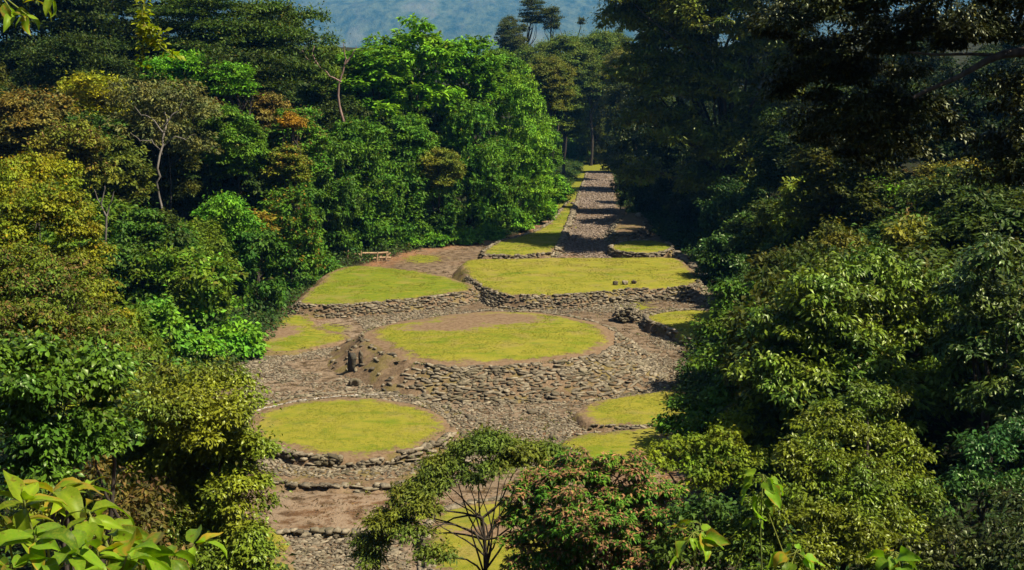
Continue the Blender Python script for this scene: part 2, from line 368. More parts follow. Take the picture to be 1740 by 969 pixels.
# ------------------------------------------------------------------ platforms and mounds
PLAT = []; LAWN = []
def surf(x, y):
    z = terr(x, y)
    for bb, poly, fn in PLAT:
        m = (x > bb[0]) & (x < bb[1]) & (y > bb[2]) & (y < bb[3])
        if np.any(m):
            zz = fn(x[m], y[m]); z = z.copy(); z[m] = np.maximum(z[m], zz)
    return z
def ell(cx, cy, ax, ay, n=28, rng=None):
    t = np.linspace(0, 2 * np.pi, n, endpoint=False); return [(cx + ax * math.cos(a), cy - ay * math.sin(a)) for a in t]
def platform(label, px, z, w=.5, ring=.5, dome=.2, lush=.3, dry=None, step=.22, wall=True, course=.2, sc=1.0, flank=None, cat='mound', name='grass_mound', mat='stone', raw=False, top='lawn', rim=True, bare=0.0, front=False, patchy=1.3, side=1.0):
    px = np.array(px, float); P = gp(px[:, 0], px[:, 1], z)[:, :2]; poly = catmull(P, 8 if len(P) < 20 else 3)
    c = poly.mean(0); lo = poly.min(0) - (w + 3.2); hi = poly.max(0) + (w + 3.2)
    wfun = (lambda x, y: w + 0 * x) if flank is None else (lambda x, y: flank(np.arctan2(y - c[1], x - c[0])))
    def zf(x, y, d=None):
        d = sdist(poly, x, y) if d is None else d
        dd = d + 1.1 * fbm(x * .55, y * .55, 51); ww = wfun(x, y)
        t = np.clip(1 + dd / np.maximum(ww, .15), 0, 1); gz = terr(x, y)
        up = z + dome * (1 - np.exp(-np.maximum(dd, 0) / 3.0)) + .10 * fbm(x * .5, y * .5, 53)
        return np.where(dd <= -ww, gz - .15, gz - .15 + (up - gz + .15) * t)
    xs = np.arange(lo[0], hi[0], step); ys = np.arange(lo[1], hi[1], step * 1.6); X, Y = np.meshgrid(xs, ys); D = sdist(poly, X, Y); Z = zf(X, Y, D)
    I = np.arange(X.size).reshape(X.shape); F = np.stack([I[:-1, :-1], I[:-1, 1:], I[1:, 1:], I[1:, :-1]], -1).reshape(-1, 4)
    df = D.ravel()[F].mean(1); keep = df > -(np.asarray(wfun(X, Y)).ravel()[F].max(1) + .7); F = F[keep]; df = df[keep]
    nz = 1.0 * fbm(X * .7, Y * .7, 55); fn_ = df + nz.ravel()[F].mean(1)
    root = thing(name, label, cat, (c[0], c[1], float(terr(c[0:1], c[1:2])[0])))
    V = np.stack([X, Y, Z], -1).reshape(-1, 3) - np.array(root.location)
    dr = np.full(X.shape, bare) if dry is None else np.maximum(bare, dry(X, Y))
    E = D + nz - ring
    LU = np.full(X.shape, lush) + .5 * fbm(X * .12, Y * .12, 57)
    if 'rectangular' in label: LU = LU + .75 * np.exp(-((Y - gp(980, 466, z)[1] - 1.2 * np.sin(X * .5)) / .9) ** 2) * sst(-.12, .1, fbm(X * .25, Y * .3, 58))
    def part(nm, f, m, at_=None):
        u, inv = np.unique(f, return_inverse=True)
        mesh(nm, V[u], inv.reshape(-1, 4), m, root, attrs=None if at_ is None else {k: a.ravel()[u] for k, a in at_.items()}, smooth=True)
    top_m = fn_ > .15
    if np.any(top_m): part('turf_top' if top == 'lawn' else 'earth_top', F[top_m], M[top], {'edge': E, 'dry': dr, 'lush': LU})
    part('earth_bank', F[~top_m], M['bank'])
    if top == 'lawn' and ring < 5: LAWN.append((poly, zf, ring, dry))
    PLAT.append(((lo[0], hi[0], lo[1], hi[1]), poly, zf))
    if wall:
        d = np.roll(poly, -1, 0) - poly; L = np.linalg.norm(d, axis=1); s = np.concatenate([[0], np.cumsum(L)]); per = s[-1]; pp = np.concatenate([poly, poly[:1]])
        area = .5 * np.sum(poly[:, 0] * np.roll(poly[:, 1], -1) - np.roll(poly[:, 0], -1) * poly[:, 1]); sgn = 1 if area > 0 else -1
        Ps, Sz, Yw = [], [], []
        ang_w = wfun(poly[:, 0], poly[:, 1]); ncrs = int(max(np.hypot(ang_w.max(), z) / course, 1)) + 1
        for k in range(ncrs + 1):
            tfrac = (k + .5) / (ncrs + 1); n = int(per / (.42 * sc)); t = (np.arange(n) + R.random(n) * .7) / n * per
            x = np.interp(t, s, pp[:, 0]); y = np.interp(t, s, pp[:, 1]); tx = np.interp((t + .4) % per, s, pp[:, 0]) - np.interp((t - .4) % per, s, pp[:, 0]); ty = np.interp((t + .4) % per, s, pp[:, 1]) - np.interp((t - .4) % per, s, pp[:, 1])
            tl = np.maximum(np.hypot(tx, ty), 1e-6); ox, oy = sgn * ty / tl, -sgn * tx / tl; ww = wfun(x, y); keepn = (R.random(n) < np.minimum(1, (np.hypot(ww, z) / course + 1.2) / (ncrs + 1))) & (R.random(n) < .90 + patchy * fbm(x * .45, y * .45, 91))
            keepn &= (R.random(n) < side) | (ox > -.35) | (oy < -.8)
            if front: keepn &= oy < -.15
            o = ww * tfrac * 1.02 - .12 + R.normal(0, .08, n); x = x + ox * o; y = y + oy * o
            zz = zf(x, y); Ps.append(np.stack([x, y, zz + .02], -1)[keepn]); Yw.append(np.arctan2(ty, tx)[keepn] + R.normal(0, .18, keepn.sum()))
            q = R.random(keepn.sum()); Sz.append(np.stack([(.28 + .85 * q ** 2.4) * sc, (.22 + .25 * R.random(len(q))) * sc, (.10 + .17 * R.random(len(q)) ** 1.3) * sc], -1))
        if rim:
            n = int(per / .5); t = R.random(n) * per; x = np.interp(t, s, pp[:, 0]); y = np.interp(t, s, pp[:, 1])
            Ps.append(np.stack([x, y, zf(x, y) + .01], -1)); Yw.append(R.random(n) * 6); q = R.random(n); Sz.append(np.stack([.2 + .25 * q, .18 + .15 * q, .10 + .10 * q], -1) * sc)
        stones('stone_wall', np.concatenate(Ps), np.concatenate(Sz), np.concatenate(Yw), M[mat], root, .15, off=root.location)
    return root
def blob(u, v, z, ax, ay):
    p = gp(u, v, z); return lambda X, Y: np.exp(-((X - p[0]) / ax) ** 2 - ((Y - p[1]) / ay) ** 2)
b1, b2, b3 = blob(830, 548, 1.5, 5.2, 3.6), blob(760, 562, 1.5, 4.0, 2.4), blob(700, 548, 1.5, 3.0, 1.6)
def main_flank(a):                       # steep on the far side, a long sloping stone face to the right front
    return 1.5 + 1.9 * np.exp(-((a + 1.8) / .75) ** 2) + 1.4 * np.exp(-((np.abs(a) - 3.0) / .5) ** 2) + 3.6 * np.exp(-((a + .75) / .75) ** 2) + .1 * np.exp(-((np.abs(a) - 3.1) / .5) ** 2)
platform('largest mound, grass crown worn bare at the back above a broad sloping stone wall', [(u + 7 * math.sin(k * 1.1), v + 2.5 * math.sin(k * .9 + 1)) for k, (u, v) in enumerate(ell(836, 577, 215, 47, 22))], 1.5, 1.6, 1.1, .45, .35, lambda X, Y: np.maximum(np.maximum(b1(X, Y), b2(X, Y)), .8 * b3(X, Y)), .2, course=.19, sc=.95, patchy=1.3, side=.10, flank=main_flank)
platform('stone terrace step below the front left round grass mound', [(420, 715), (440, 690), (520, 672), (640, 668), (730, 682), (800, 710), (838, 735), (820, 765), (760, 800), (700, 820), (640, 828), (560, 826), (480, 822), (400, 812), (390, 760)], .30, .15, 9, .0, 0, None, .3, course=.17, cat='terrace', name='stone_terrace', top='bank')
platform('front left round grass mound ringed by bare earth and a low stone wall', ell(592, 727, 176, 52), .8, .4, .75, .22, .22, None, .16, front=True, patchy=.3, course=.2)
platform('left wedge shaped lawn of bright grass on a raised stone terrace by the forest', [(508, 512), (540, 482), (562, 462), (600, 452), (660, 455), (740, 466), (806, 487), (780, 498), (700, 508), (600, 517), (540, 519)], .9, 1.2, .30, .1, .75, None, .25, course=.19, sc=.85, cat='lawn', name='lawn_terrace', rim=False, front=True)
platform('large rectangular lawn across the middle below the causeway', [(795, 443), (900, 439), (1040, 438), (1140, 438), (1168, 452), (1186, 478), (1150, 488), (1060, 492), (980, 500), (870, 501), (822, 486), (792, 466)], 1.1, 1.3, .15, .1, .15, None, .28, course=.19, sc=.85, cat='lawn', name='lawn_terrace', rim=False, front=True)
platform('small low lawn at the left forest edge with thinning grass', [(432, 588), (450, 560), (480, 537), (525, 535), (545, 555), (594, 573), (560, 586), (500, 597), (455, 598)], .2, .5, .4, .05, .45, blob(470, 565, .2, 2.2, 3.5), .22, wall=False, cat='lawn', name='lawn_patch')
platform('small lawn behind the right bushes with a dark stone edge on its left', [(1096, 541), (1120, 531), (1160, 527), (1230, 532), (1230, 570), (1160, 572), (1145, 563)], .7, .25, .15, .05, .25, None, .2, course=.2, cat='lawn', name='lawn_terrace')
platform('rear one of two small lawns at the right, below the sloping stone wall', [(985, 705), (992, 690), (1030, 678), (1090, 668), (1150, 662), (1190, 690), (1150, 722), (1070, 725), (1010, 722)], .35, .35, .35, .08, .2, None, .18, wall=False, course=.18, cat='lawn', name='lawn_patch', rim=False)
platform('nearer one of two small lawns at the right, just above the orange flowering tree', [(948, 750), (985, 737), (1060, 729), (1130, 729), (1130, 775), (1060, 790), (990, 778)], .35, .3, .25, .08, .25, None, .18, course=.18, cat='lawn', name='lawn_patch')
platform('round lawn behind the bare stems of the spreading front tree', [(722, 900), (745, 872), (800, 855), (880, 850), (950, 890), (960, 960), (900, 1010), (780, 1010), (728, 960)], .4, .4, .45, .12, .25, blob(845, 905, .4, 2.0, 1.0), .15, course=.18)
platform('yellowed grass patch glimpsed behind the front left tree', [(330, 900), (400, 880), (478, 905), (486, 975), (440, 1015), (340, 1010)], .25, .4, .2, .1, .1, None, .2, wall=False, cat='lawn', name='lawn_patch')
platform('small round grass mound with stone kerb beside the causeway foot', ell(1090, 420, 53, 11.5), .9, .25, .15, .1, .6, None, .22, course=.2)
platform('grass apron left of the causeway foot with a low stone face', [(818, 431), (850, 410), (900, 396), (938, 375), (962, 345), (978, 348), (966, 385), (948, 425), (900, 432), (850, 434)], .5, .35, .3, .1, .5, blob(955, 425, .5, 1.6, 3.0), .3, course=.2, cat='lawn', name='lawn_terrace', sc=1.2)
platform('brown earth bank beside the causeway under the right hand forest', [(1042, 396), (1050, 378), (1062, 366), (1082, 362), (1096, 374), (1090, 390), (1065, 400)], 1.0, 1.3, 9, .2, 0, None, .3, course=.4, cat='earth bank', name='earth_mound', top='bank', rim=False, sc=1.2)

# loose stone paving of the valley floor and the causeway: far too many stones to count
def paving(polys, sx, sy, size, thin, seed, name, mat, label, lift=.0, excl=True, rowy=True):
    rg = np.random.default_rng(seed); Ps = []
    for px in polys:
        px = np.array(px, float); poly = gp(px[:, 0], px[:, 1], .1)[:, :2]; lo, hi = poly.min(0), poly.max(0)
        X, Y = np.meshgrid(np.arange(lo[0], hi[0], sx), np.arange(lo[1], hi[1], sy)); X = X + rg.uniform(-.5, .5, X.shape) * sx; Y = Y + rg.uniform(-.4, .4, Y.shape) * sy
        x, y = X.ravel(), Y.ravel(); m = sdist(poly, x, y) > .1; x, y = x[m], y[m]
        den = thin + 2.8 * fbm(x * .16, y * .16, seed + 3); m = rg.random(len(x)) < den; Ps.append(np.stack([x[m], y[m]], -1))
    P = np.concatenate(Ps); x, y = P.T
    if True:
        ok = np.ones(len(x), bool)
        for bb, poly, fn in (PLAT[:1] + PLAT[2:] if excl else PLAT[2:3]):
            ok &= fn(x, y) < terr(x, y) + .05
        x, y = x[ok], y[ok]
    q = rg.random(len(x)); sz = np.stack([size * (.55 + 1.4 * q ** 3), size * (.45 + .45 * rg.random(len(x))), size * (.18 + .34 * rg.random(len(x)))], -1)
    yaw = rg.normal(0, .40, len(x)) + 1.0 * fbm(x * .1, y * .1, seed + 9)
    z = surf(x, y) + sz[:, 2] * .12 + lift
    return tag(stones(name, np.stack([x, y, z], -1), sz, yaw, M[mat], None, .16, rng=rg), label, 'paving stones', kind='stuff')
FLOOR = [(360, 640), (440, 598), (560, 590), (620, 560), (590, 530), (500, 530), (540, 515), (780, 500), (830, 478), (870, 500), (1000, 500), (1190, 480), (1230, 520), (1250, 560), (1170, 640), (1120, 740), (960, 790), (840, 800), (700, 860), (680, 905), (720, 1000), (480, 1000), (470, 905), (640, 905), (690, 830), (840, 740), (760, 690), (560, 668), (440, 690), (390, 660)]
paving([FLOOR], .19, .15, .27, .52, 61, 'paving_stones', 'stone', 'rough grey brown paving stones strewn over the valley floor between the mounds')
paving([[(430, 715), (520, 672), (640, 668), (730, 682), (830, 735), (760, 800), (640, 826), (400, 812)]], .25, .20, .30, .75, 63, 'terrace_stones', 'stone', 'close set stones covering the terrace around the front left mound', excl=False)
paving([[(930, 440), (1050, 440), (1052, 400), (1046, 370), (1044, 330), (1040, 291), (1000, 291), (985, 330), (966, 370)]], .34, .46, .40, .95, 67, 'causeway_stones', 'stone_pink', 'pinkish grey paving stones of the long straight causeway', lift=.02)
# causeway kerbs and cross steps
def stone_line(label, pts, wdt, size, name='stone_kerb', mat='stone', z=0.0, cat='kerb', rows=1, hgt=1.0):
    P = np.array([gp(u, v, z) for u, v in pts]); d = np.linalg.norm(np.diff(P[:, :2], axis=0), axis=1); s = np.concatenate([[0], np.cumsum(d)]); n = max(int(s[-1] / (size * .75)), 2)
    Ps, Sz, Yw = [], [], []
    for r in range(rows):
        t = (np.arange(n) + R.random(n) * .4) / n * s[-1]; x = np.interp(t, s, P[:, 0]); y = np.interp(t, s, P[:, 1]); tt = np.minimum(t + .5, s[-1]); t0 = tt - 1
        yw = np.arctan2(np.interp(tt, s, P[:, 1]) - np.interp(t0, s, P[:, 1]), np.interp(tt, s, P[:, 0]) - np.interp(t0, s, P[:, 0]))
        x = x + R.normal(0, wdt * .2, n); y = y + R.normal(0, wdt * .2, n)
        h = size * hgt * (.35 + .2 * R.random(n)); zz = surf(x, y) + r * size * hgt * .33 + h * .25
        Ps.append(np.stack([x, y, zz], -1)); Sz.append(np.stack([size * (.8 + .4 * R.random(n)), wdt * (.8 + .4 * R.random(n)), h], -1)); Yw.append(yw + R.normal(0, .1, n))
    P_ = np.concatenate(Ps); o = P_.mean(0); o[2] = P_[:, 2].min()
    ob = stones(name, P_, np.concatenate(Sz), np.concatenate(Yw), M[mat], None, .08, off=o); ob.location = o
    return tag(ob, label, cat)
stone_line('low stone step across the lower causeway, lit pale along its top', [(958, 402), (1044, 402)], .7, .7, 'stone_step', 'stone_pink', cat='step', rows=1)
stone_line('low stone step across the causeway next to the brown earth bank', [(966, 381), (1046, 381)], .7, .7, 'stone_step', 'stone_pink', cat='step', rows=1)
stone_line('stone step halfway up the causeway in tree shade', [(972, 352), (1046, 352)], .8, .8, 'stone_step', 'stone_pink', cat='step', rows=1)
stone_line('stone step on the narrow upper causeway in tree shade', [(982, 327), (1043, 327)], .8, .8, 'stone_step', 'stone_pink', cat='step', rows=1)
stone_line('pale kerb of stones along the left side of the causeway', [(944, 436), (957, 405), (972, 365), (984, 330), (998, 292)], .5, .7, z=.1)
stone_line('thin stone line dividing the two small right lawns', [(1000, 724), (1070, 726), (1130, 726)], .25, .3, z=.3)
stone_line('pale row of stones along the rear of the front left mound', [(440, 697), (500, 682), (580, 674), (660, 671), (720, 678)], .22, .34, mat='stone_pale', z=.3, hgt=.5)
stone_line('dark stone channel wall right of the large lawn', [(1148, 433), (1165, 447), (1182, 462), (1200, 478)], .9, .8, 'stone_wall', z=.3, cat='wall', rows=3)
stone_line('rough retaining wall under the earth flat at the lower left', [(480, 908), (560, 906), (640, 910)], .5, .5, 'stone_wall', z=.15, cat='wall', rows=2)
stone_line('broken stone course in the rubble between large lawn and largest mound', [(1010, 520), (1060, 515), (1120, 512), (1180, 517)], .4, .55, 'stone_wall', z=.0, cat='wall', rows=2)

def rock(label, u, v, w, h, z=0.0, name='boulder', mat='stone', cat='rock', dep=None, yaw=None, Y=None):
    p = gp(u, v, z); k = p[1] / FPX * 1.02
    V, F = SH[R.integers(0, 8)]
    # finer stone: subdivide by splitting each quad, then roughen
    c = V[F].mean(1); nv = len(V); e = {}; VV = list(V) + list(c); Fn = []
    for i, f in enumerate(F):
        m = []
        for a, b in zip(f, np.roll(f, -1)):
            kk = (min(a, b), max(a, b))
            if kk not in e: e[kk] = len(VV); VV.append((V[a] + V[b]) / 2 * 1.04)
            m.append(e[kk])
        for j in range(4): Fn.append([f[j], m[j], nv + i, m[j - 1]])
    VV = np.array(VV); VV = VV + R.normal(0, .025, VV.shape)
    sz = np.array([w * k, (dep or w * .8) * k, h * k]); zz = float(surf(p[0:1], p[1:2])[0])
    o = mesh(name, VV * sz, np.array(Fn), M[mat], attrs={'tint': np.full(len(VV), R.random())}); o.location = (p[0], p[1], zz + sz[2] * .36); o.rotation_euler = (0, 0, R.uniform(-.4, .4) if yaw is None else yaw)
    return tag(o, label, cat)
rock('tall upright slab coloured dark for shade at the left foot of the largest mound', 598, 638, 20, 38, name='standing_stone', cat='stone', dep=9, yaw=-.75, mat='stone_shaded')
rock('shorter upright slab leaning against the largest mound beside the tall dark slab', 613, 624, 13, 28, .5, name='standing_stone', cat='stone', dep=6, yaw=-1.0)
rock('blocky dark rock lying below the upright slabs', 603, 655, 24, 16)
rock('left of three dark rocks on the front rim of the large lawn', 1046, 494, 10, 8, .6)
rock('middle of three dark rocks on the front rim of the large lawn', 1062, 493, 12, 8, .6)
rock('right of three dark rocks on the front rim of the large lawn', 1077, 492, 10, 8, .6)
rock('pale boulder in the channel right of the large lawn', 1204, 478, 16, 20, mat='stone_pale')
rock('pale boulder on top of the brown earth bank by the causeway', 1085, 367, 12, 9, 1.2, mat='stone_pale')
rock('flat lone stone in the rubble at the foot of the long sloping wall', 905, 702, 22, 7)
rock('dark angular rock by the nearer small right lawn', 940, 748, 16, 10)
rock('pale rock on the left slope by the front bushes', 384, 642, 24, 12, mat='stone_pale')
# ring of piled stones
c0 = gp(1066, 545, 0); root = thing('stone_cairn', 'round dark pile of stones with a hollow centre right of the largest mound', 'cairn', (c0[0], c0[1], float(terr(c0[0:1], c0[1:2])[0])))
n = 150; a = R.random(n) * 2 * np.pi; k = R.random(n); rr = .55 + .75 * R.random(n) * (1 - k * .5)
P = np.stack([np.cos(a) * rr * 1.1, np.sin(a) * rr, k * .95 + .05], -1); q = R.random(n)
stones('stone_ring', P, np.stack([.3 + .25 * q, .22 + .1 * q, .16 + .12 * q], -1), a + np.pi / 2, M['stone'], root)
# log railing at the left forest edge
fr = thing('log_railing', 'rustic log railing of brown poles at the left forest edge', 'railing', gp(625, 446, 0))
o = np.array(fr.location)
for u in (590, 612, 640, 655):
    b = gp(u, 446, 0); b[2] = terr(b[0:1], b[1:2])[0] - .1; V, F = tube(curve(b, b + np.array([.15, 0, 1.25]), 4, .02), [.10, .10, .09, .08]); MB().add(V, F).build('post', M['log'], fr, off=o)
for (u0, v0, u1, v1) in ((586, 432, 616, 435), (612, 436, 622, 446), (616, 431, 660, 429), (622, 441, 664, 438), (648, 446, 664, 430), (590, 444, 612, 441), (640, 447, 652, 428), (600, 448, 660, 446)):
    a, b = at(u0, v0, 141.0), at(u1, v1, 141.3); V, F = tube(curve(a, b, 5, .03), [.15, .14, .13, .125, .11]); MB().add(V, F).build('rail', M['log'], fr, off=o)

# ------------------------------------------------------------------ foliage
def leaf_geo(P, D, N, L, Wd, lod=0):
    D = nrm(D); s = nrm(np.cross(N, D)); N = np.cross(D, s); L = L[:, None]; Wd = Wd[:, None]
    a = P; l = P + D * L * .45 + s * Wd * .5 + N * Wd * .16; r = P + D * L * .45 - s * Wd * .5 + N * Wd * .16; n = len(P); i = np.arange(n)[:, None]
    if lod == 0:
        t = P + D * L - N * L * .06; V = np.stack([a, r, t, l], 1).reshape(-1, 3); F = np.concatenate([i * 4 + [[0, 1, 2]], i * 4 + [[0, 2, 3]]]); return V, F, 4
    m = P + D * L * .5; t = P + D * L * .97 - N * L * .22
    V = np.stack([a, r, m, l, t], 1).reshape(-1, 3); F = np.concatenate([i * 5 + [[0, 1, 2]], i * 5 + [[0, 2, 3]], i * 5 + [[1, 4, 2]], i * 5 + [[2, 4, 3]]]); return V, F, 5
def dirs(n, rng, zmin=-.35):
    z = rng.uniform(zmin, 1, n); a = rng.uniform(0, 2 * np.pi, n); q = np.sqrt(1 - z * z); return np.stack([q * np.cos(a), q * np.sin(a), z], -1)
def leaves_on(cl, per, L, Wd, rng, flat=.7, mode='clump', axis=None, lod=0, droop=.45):
    """cl: (n,4) clump centres and radii -> V, F, tint, alt"""
    n = len(cl); c = np.repeat(cl[:, :3], per, 0); r = np.repeat(cl[:, 3], per); ct = np.repeat(rng.normal(0, 1, n), per); m = n * per
    d = dirs(m, rng, -.25)
    if mode == 'rosette':
        k = 8; tip = rng.integers(0, max(per // k, 1), m); key = np.repeat(np.arange(n), per) * 50 + tip; u, inv = np.unique(key, return_inverse=True)
        td = dirs(len(u), rng, -.3)[inv]; pos = c + td * r[:, None] * np.array([1, 1, flat]); a = rng.uniform(0, 2 * np.pi, m); e = rng.uniform(-.9, .35, m)
        D = np.stack([np.cos(a), np.sin(a), e], -1) + .35 * td; N = np.stack([-np.cos(a) * e * .5, -np.sin(a) * e * .5, np.ones(m)], -1) + rng.normal(0, .2, (m, 3)); d = td
    elif mode == 'vine':
        t = rng.random(m); pos = c + np.stack([rng.normal(0, .22, m) * r, rng.normal(0, .22, m) * r, (.3 - 2.6 * t) * r], -1); out = nrm(c - axis) * [1, 1, .2]
        N = nrm(out) + rng.normal(0, .5, (m, 3)) + [0, 0, .35]; D = np.stack([rng.normal(0, .5, m), rng.normal(0, .5, m), -np.ones(m)], -1); d = nrm(out)
    else:
        lo = rng.random(m) < .30; pos = c + d * (r * rng.uniform(.5, 1, m) ** .7 * np.where(lo, rng.uniform(1, 2.1, m), 1))[:, None] * np.where(lo[:, None], [1, 1, .9], [1, 1, flat])
        N = .60 * d + [0, 0, .70] + rng.normal(0, .40, (m, 3)); D = d * [1, 1, .3] + rng.normal(0, .45, (m, 3)) - [0, 0, droop]
    s = rng.uniform(.65, 1.25, m); V, F, k = leaf_geo(pos, D, N, L * s, Wd * s * rng.uniform(.8, 1.2, m), lod)
    tint = np.clip(.47 + .15 * ct + .19 * rng.normal(0, 1, m), 0, 1); alt = np.clip(rng.random(m) * .75 + .25 * (1 - np.clip(d[:, 2], 0, 1)) + .10 * ct, 0, 1)
    return V, F, np.repeat(tint, k), np.repeat(alt, k)
SPEC = {  # leaf length, width, cover, leaf mode, clump flatness, shape
    'round':   (.36, .19, 3.4, 'clump', .45, 'ball'),
    'fine':    (.28, .125, 2.8, 'clump', .45, 'ball'),
    'bigleaf': (.80, .30, 3.0, 'rosette', .6, 'ball'),
    'tier':    (.42, .20, 2.8, 'clump', .24, 'tier'),
    'wall':    (.36, .185, 3.0, 'mix', .45, 'column'),
    'shrub':   (.36, .22, 3.2, 'clump', .55, 'dome'),
    'sparse':  (.42, .18, 1.3, 'clump', .5, 'ball'),
    'plume':   (.50, .16, 1.8, 'clump', .55, 'column'),
    'nearfine': (.20, .095, 2.2, 'clump', .65, 'ball'),
}
CACHE = {}
def crown_mesh(spec, R0, H0, seed):
    key = (spec, R0, H0, seed)
    if key in CACHE: return CACHE[key]
    L, Wd, cov, mode, flat, shape = SPEC[spec]; rng = np.random.default_rng(abs(hash((len(spec) * 7 + ord(spec[0]) + ord(spec[-1]), round(R0 * 10), round(H0 * 10), seed))) % 2 ** 31)
    area = 2 * math.pi * R0 * (R0 + H0 * .55); nl = max(int(cov * area / (L * Wd * .5)), 300)
    nlob = int(int(np.clip(area / (R0 * R0 * .30 + 1.2), 9, 46)) * (1.5 if shape == 'tier' else 1)); lr = None
    if shape == 'ball':
        d = dirs(nlob * 3, rng, -.75); lob = d * np.array([R0 * .66, R0 * .66, H0 * .36]) * rng.uniform(.75, 1.12, (len(d), 1)) + [0, 0, H0 * .48]; lr = R0 * rng.uniform(.24, .46, len(d)); lz = .72
    elif shape == 'tier':
        n3 = nlob * 4; z = rng.uniform(.08, .97, n3); a = rng.uniform(0, 6.28, n3); q = R0 * np.sqrt(rng.random(n3)) * (.98 - .55 * np.clip(z - .3, 0, 1) ** 2) * .85
        lob = np.stack([q * np.cos(a), q * np.sin(a), z * H0], -1); lr = R0 * rng.uniform(.26, .44, n3); lz = .20
    elif shape == 'column':
        n3 = nlob * 4; z = rng.uniform(.06, .97, n3); a = rng.uniform(0, 6.28, n3); q = R0 * .70 * np.sqrt(np.clip(1.05 - (np.abs(z - .42) / .62) ** 2.6, .05, 1)) * rng.uniform(.7, 1.15, n3)
        lob = np.stack([q * np.cos(a), q * np.sin(a), z * H0 * .95], -1); lr = R0 * rng.uniform(.22, .42, n3); lz = .85
    else:
        d = dirs(nlob * 3, rng, 0); lob = d * np.array([R0 * .68, R0 * .68, H0 * .72]) * rng.uniform(.6, 1.1, (len(d), 1)); lr = R0 * rng.uniform(.24, .42, len(d)); lz = .8
    keep = []
    for i in range(len(lob)):
        if all(np.linalg.norm(lob[i] - lob[j]) > (.52 if shape != 'tier' else .34) * (lr[i] + lr[j]) for j in keep): keep.append(i)
        if len(keep) >= nlob: break
    lob, lr = lob[keep], lr[keep]
    wgt = lr ** 2; wgt /= wgt.sum(); cs = []; crad = max(R0 * .13, L * 1.3)
    nsub = max(int(2.2 * (lr ** 2).sum() / crad ** 2), 20)
    for c, r, w_ in zip(lob, lr, wgt):
        k = max(int(round(nsub * w_)), 3); dd = dirs(k, rng, -.5); cs.append(np.concatenate([c + dd * r * np.array([1, 1, lz]) * rng.uniform(.55, 1.08, (k, 1)), np.full((k, 1), 1) * crad * rng.uniform(.6, 1.25, (k, 1))], 1))
    cl = np.concatenate(cs); cl[:, 2] = np.maximum(cl[:, 2], .12); per = max(int(nl / len(cl)), 6)
    if mode == 'mix':
        v = rng.random(len(cl)) < .4; A = leaves_on(cl[~v], per, L, Wd, rng, flat); B = leaves_on(cl[v], per, L, Wd, rng, flat, 'vine', np.array([0, 0, H0 * .5]))
        V = np.concatenate([A[0], B[0]]); F = np.concatenate([A[1], B[1] + len(A[0])]); T = np.concatenate([A[2], B[2]]); Al = np.concatenate([A[3], B[3]])
    else: V, F, T, Al = leaves_on(cl, per, L, Wd, rng, flat, mode, droop=.15 if shape == 'tier' else .45)
    V[:, 2] = np.maximum(V[:, 2], 0.02)
    o = mesh('crown', V, F, M['leaf'], attrs={'tint': T, 'alt': Al}); me = o.data; bpy.data.objects.remove(o)
    CACHE[key] = (me, lob, lr); return CACHE[key]
NLEAF = [0]; FK = (1.68, 1.55, .95)
def crown_obj(me, mat, color, parent, loc, scale, yaw, name='crown'):
    o = bpy.data.objects.new(name, me); link(o, parent); o.location = loc; o.scale = scale; o.rotation_euler = (0, 0, yaw); o.color = (*[c * k for c, k in zip(color, FK)], 1)
    if mat != 'leaf': o.material_slots[0].link = 'OBJECT'; o.material_slots[0].material = M[mat]
    NLEAF[0] += len(me.vertices) // 4; return o
RT = np.random.default_rng(19)
def trunk_mesh(root, base, tips, r, mat, rng, split=None, k=6, name='trunk', crook=.04):
    """tapered trunk from local point base to split with limbs to each tip (local coordinates)"""
    tips = np.asarray(tips); mb = MB(); split = tips.mean(0) * [.5, .5, 1] if split is None else np.asarray(split); base = np.asarray(base, float)
    P = curve(base, split, 9, crook, rng); rr = np.linspace(r, r * .5, 9); rr[0] *= 1.35; mb.add(*tube(P, rr, 9))
    for t in tips:
        i = rng.integers(4, 9); a = P[i]; Q = curve(a, t, k, .09, rng, .05); mb.add(*tube(Q, np.linspace(r * .42, r * .08, k), 5))
    return mb.build(name, M[mat], root)
SB, AB = [1.0, 1.7, 2.6, 3.8, 5.4, 7.5], [.7, 1.1, 1.7, 2.5, 3.6]
def tree(spec, u, vt, vb, w, Y, color, label, mat='leaf', name='broadleaf_tree', cat='tree', group=None, bark_='bark_dark', limbs=9, tr=None, rough_=None):
    p = at(u, (vt + vb) / 2, Y); zt = at(u, vt, Y)[2]; zb = at(u, vb, Y)[2]; zg = float(terr(p[0:1], p[1:2])[0]) - .05
    Rr = w / 2 * Y / FPX * 1.04; zb = max(zb, zg + .05); H = max(zt - zb, Rr * .5)
    R0 = min(SB, key=lambda s: abs(math.log(s / Rr))); A0 = min(AB, key=lambda s: abs(math.log(s * Rr / H)))
    me, lob, lr = crown_mesh(spec, R0, R0 * A0, int(RT.integers(0, 2)))
    root = thing(name, label, cat, (p[0], p[1], zg), 0, group); yaw = RT.uniform(0, 6.28); sc = np.array([Rr / R0, Rr / R0, H / (R0 * A0)])
    crown_obj(me, mat, color, root, (0, 0, zb - zg), sc, yaw, 'foliage' if cat in ('bush', 'shrub') else 'crown')
    idx = RT.choice(len(lob), min(limbs, len(lob)), replace=False); c, s = math.cos(yaw), math.sin(yaw); T = lob[idx] * sc
    T = np.stack([T[:, 0] * c - T[:, 1] * s, T[:, 0] * s + T[:, 1] * c, T[:, 2] + zb - zg], -1)
    hgt = zb - zg + H; r = tr or float(np.clip(.016 * hgt, .05, .38))
    trunk_mesh(root, (0, 0, -.15), T, r, bark_, RT, (0, 0, zb - zg + H * (.45 if cat == 'tree' else .25)), name='trunk' if cat == 'tree' else 'stem')
    return root
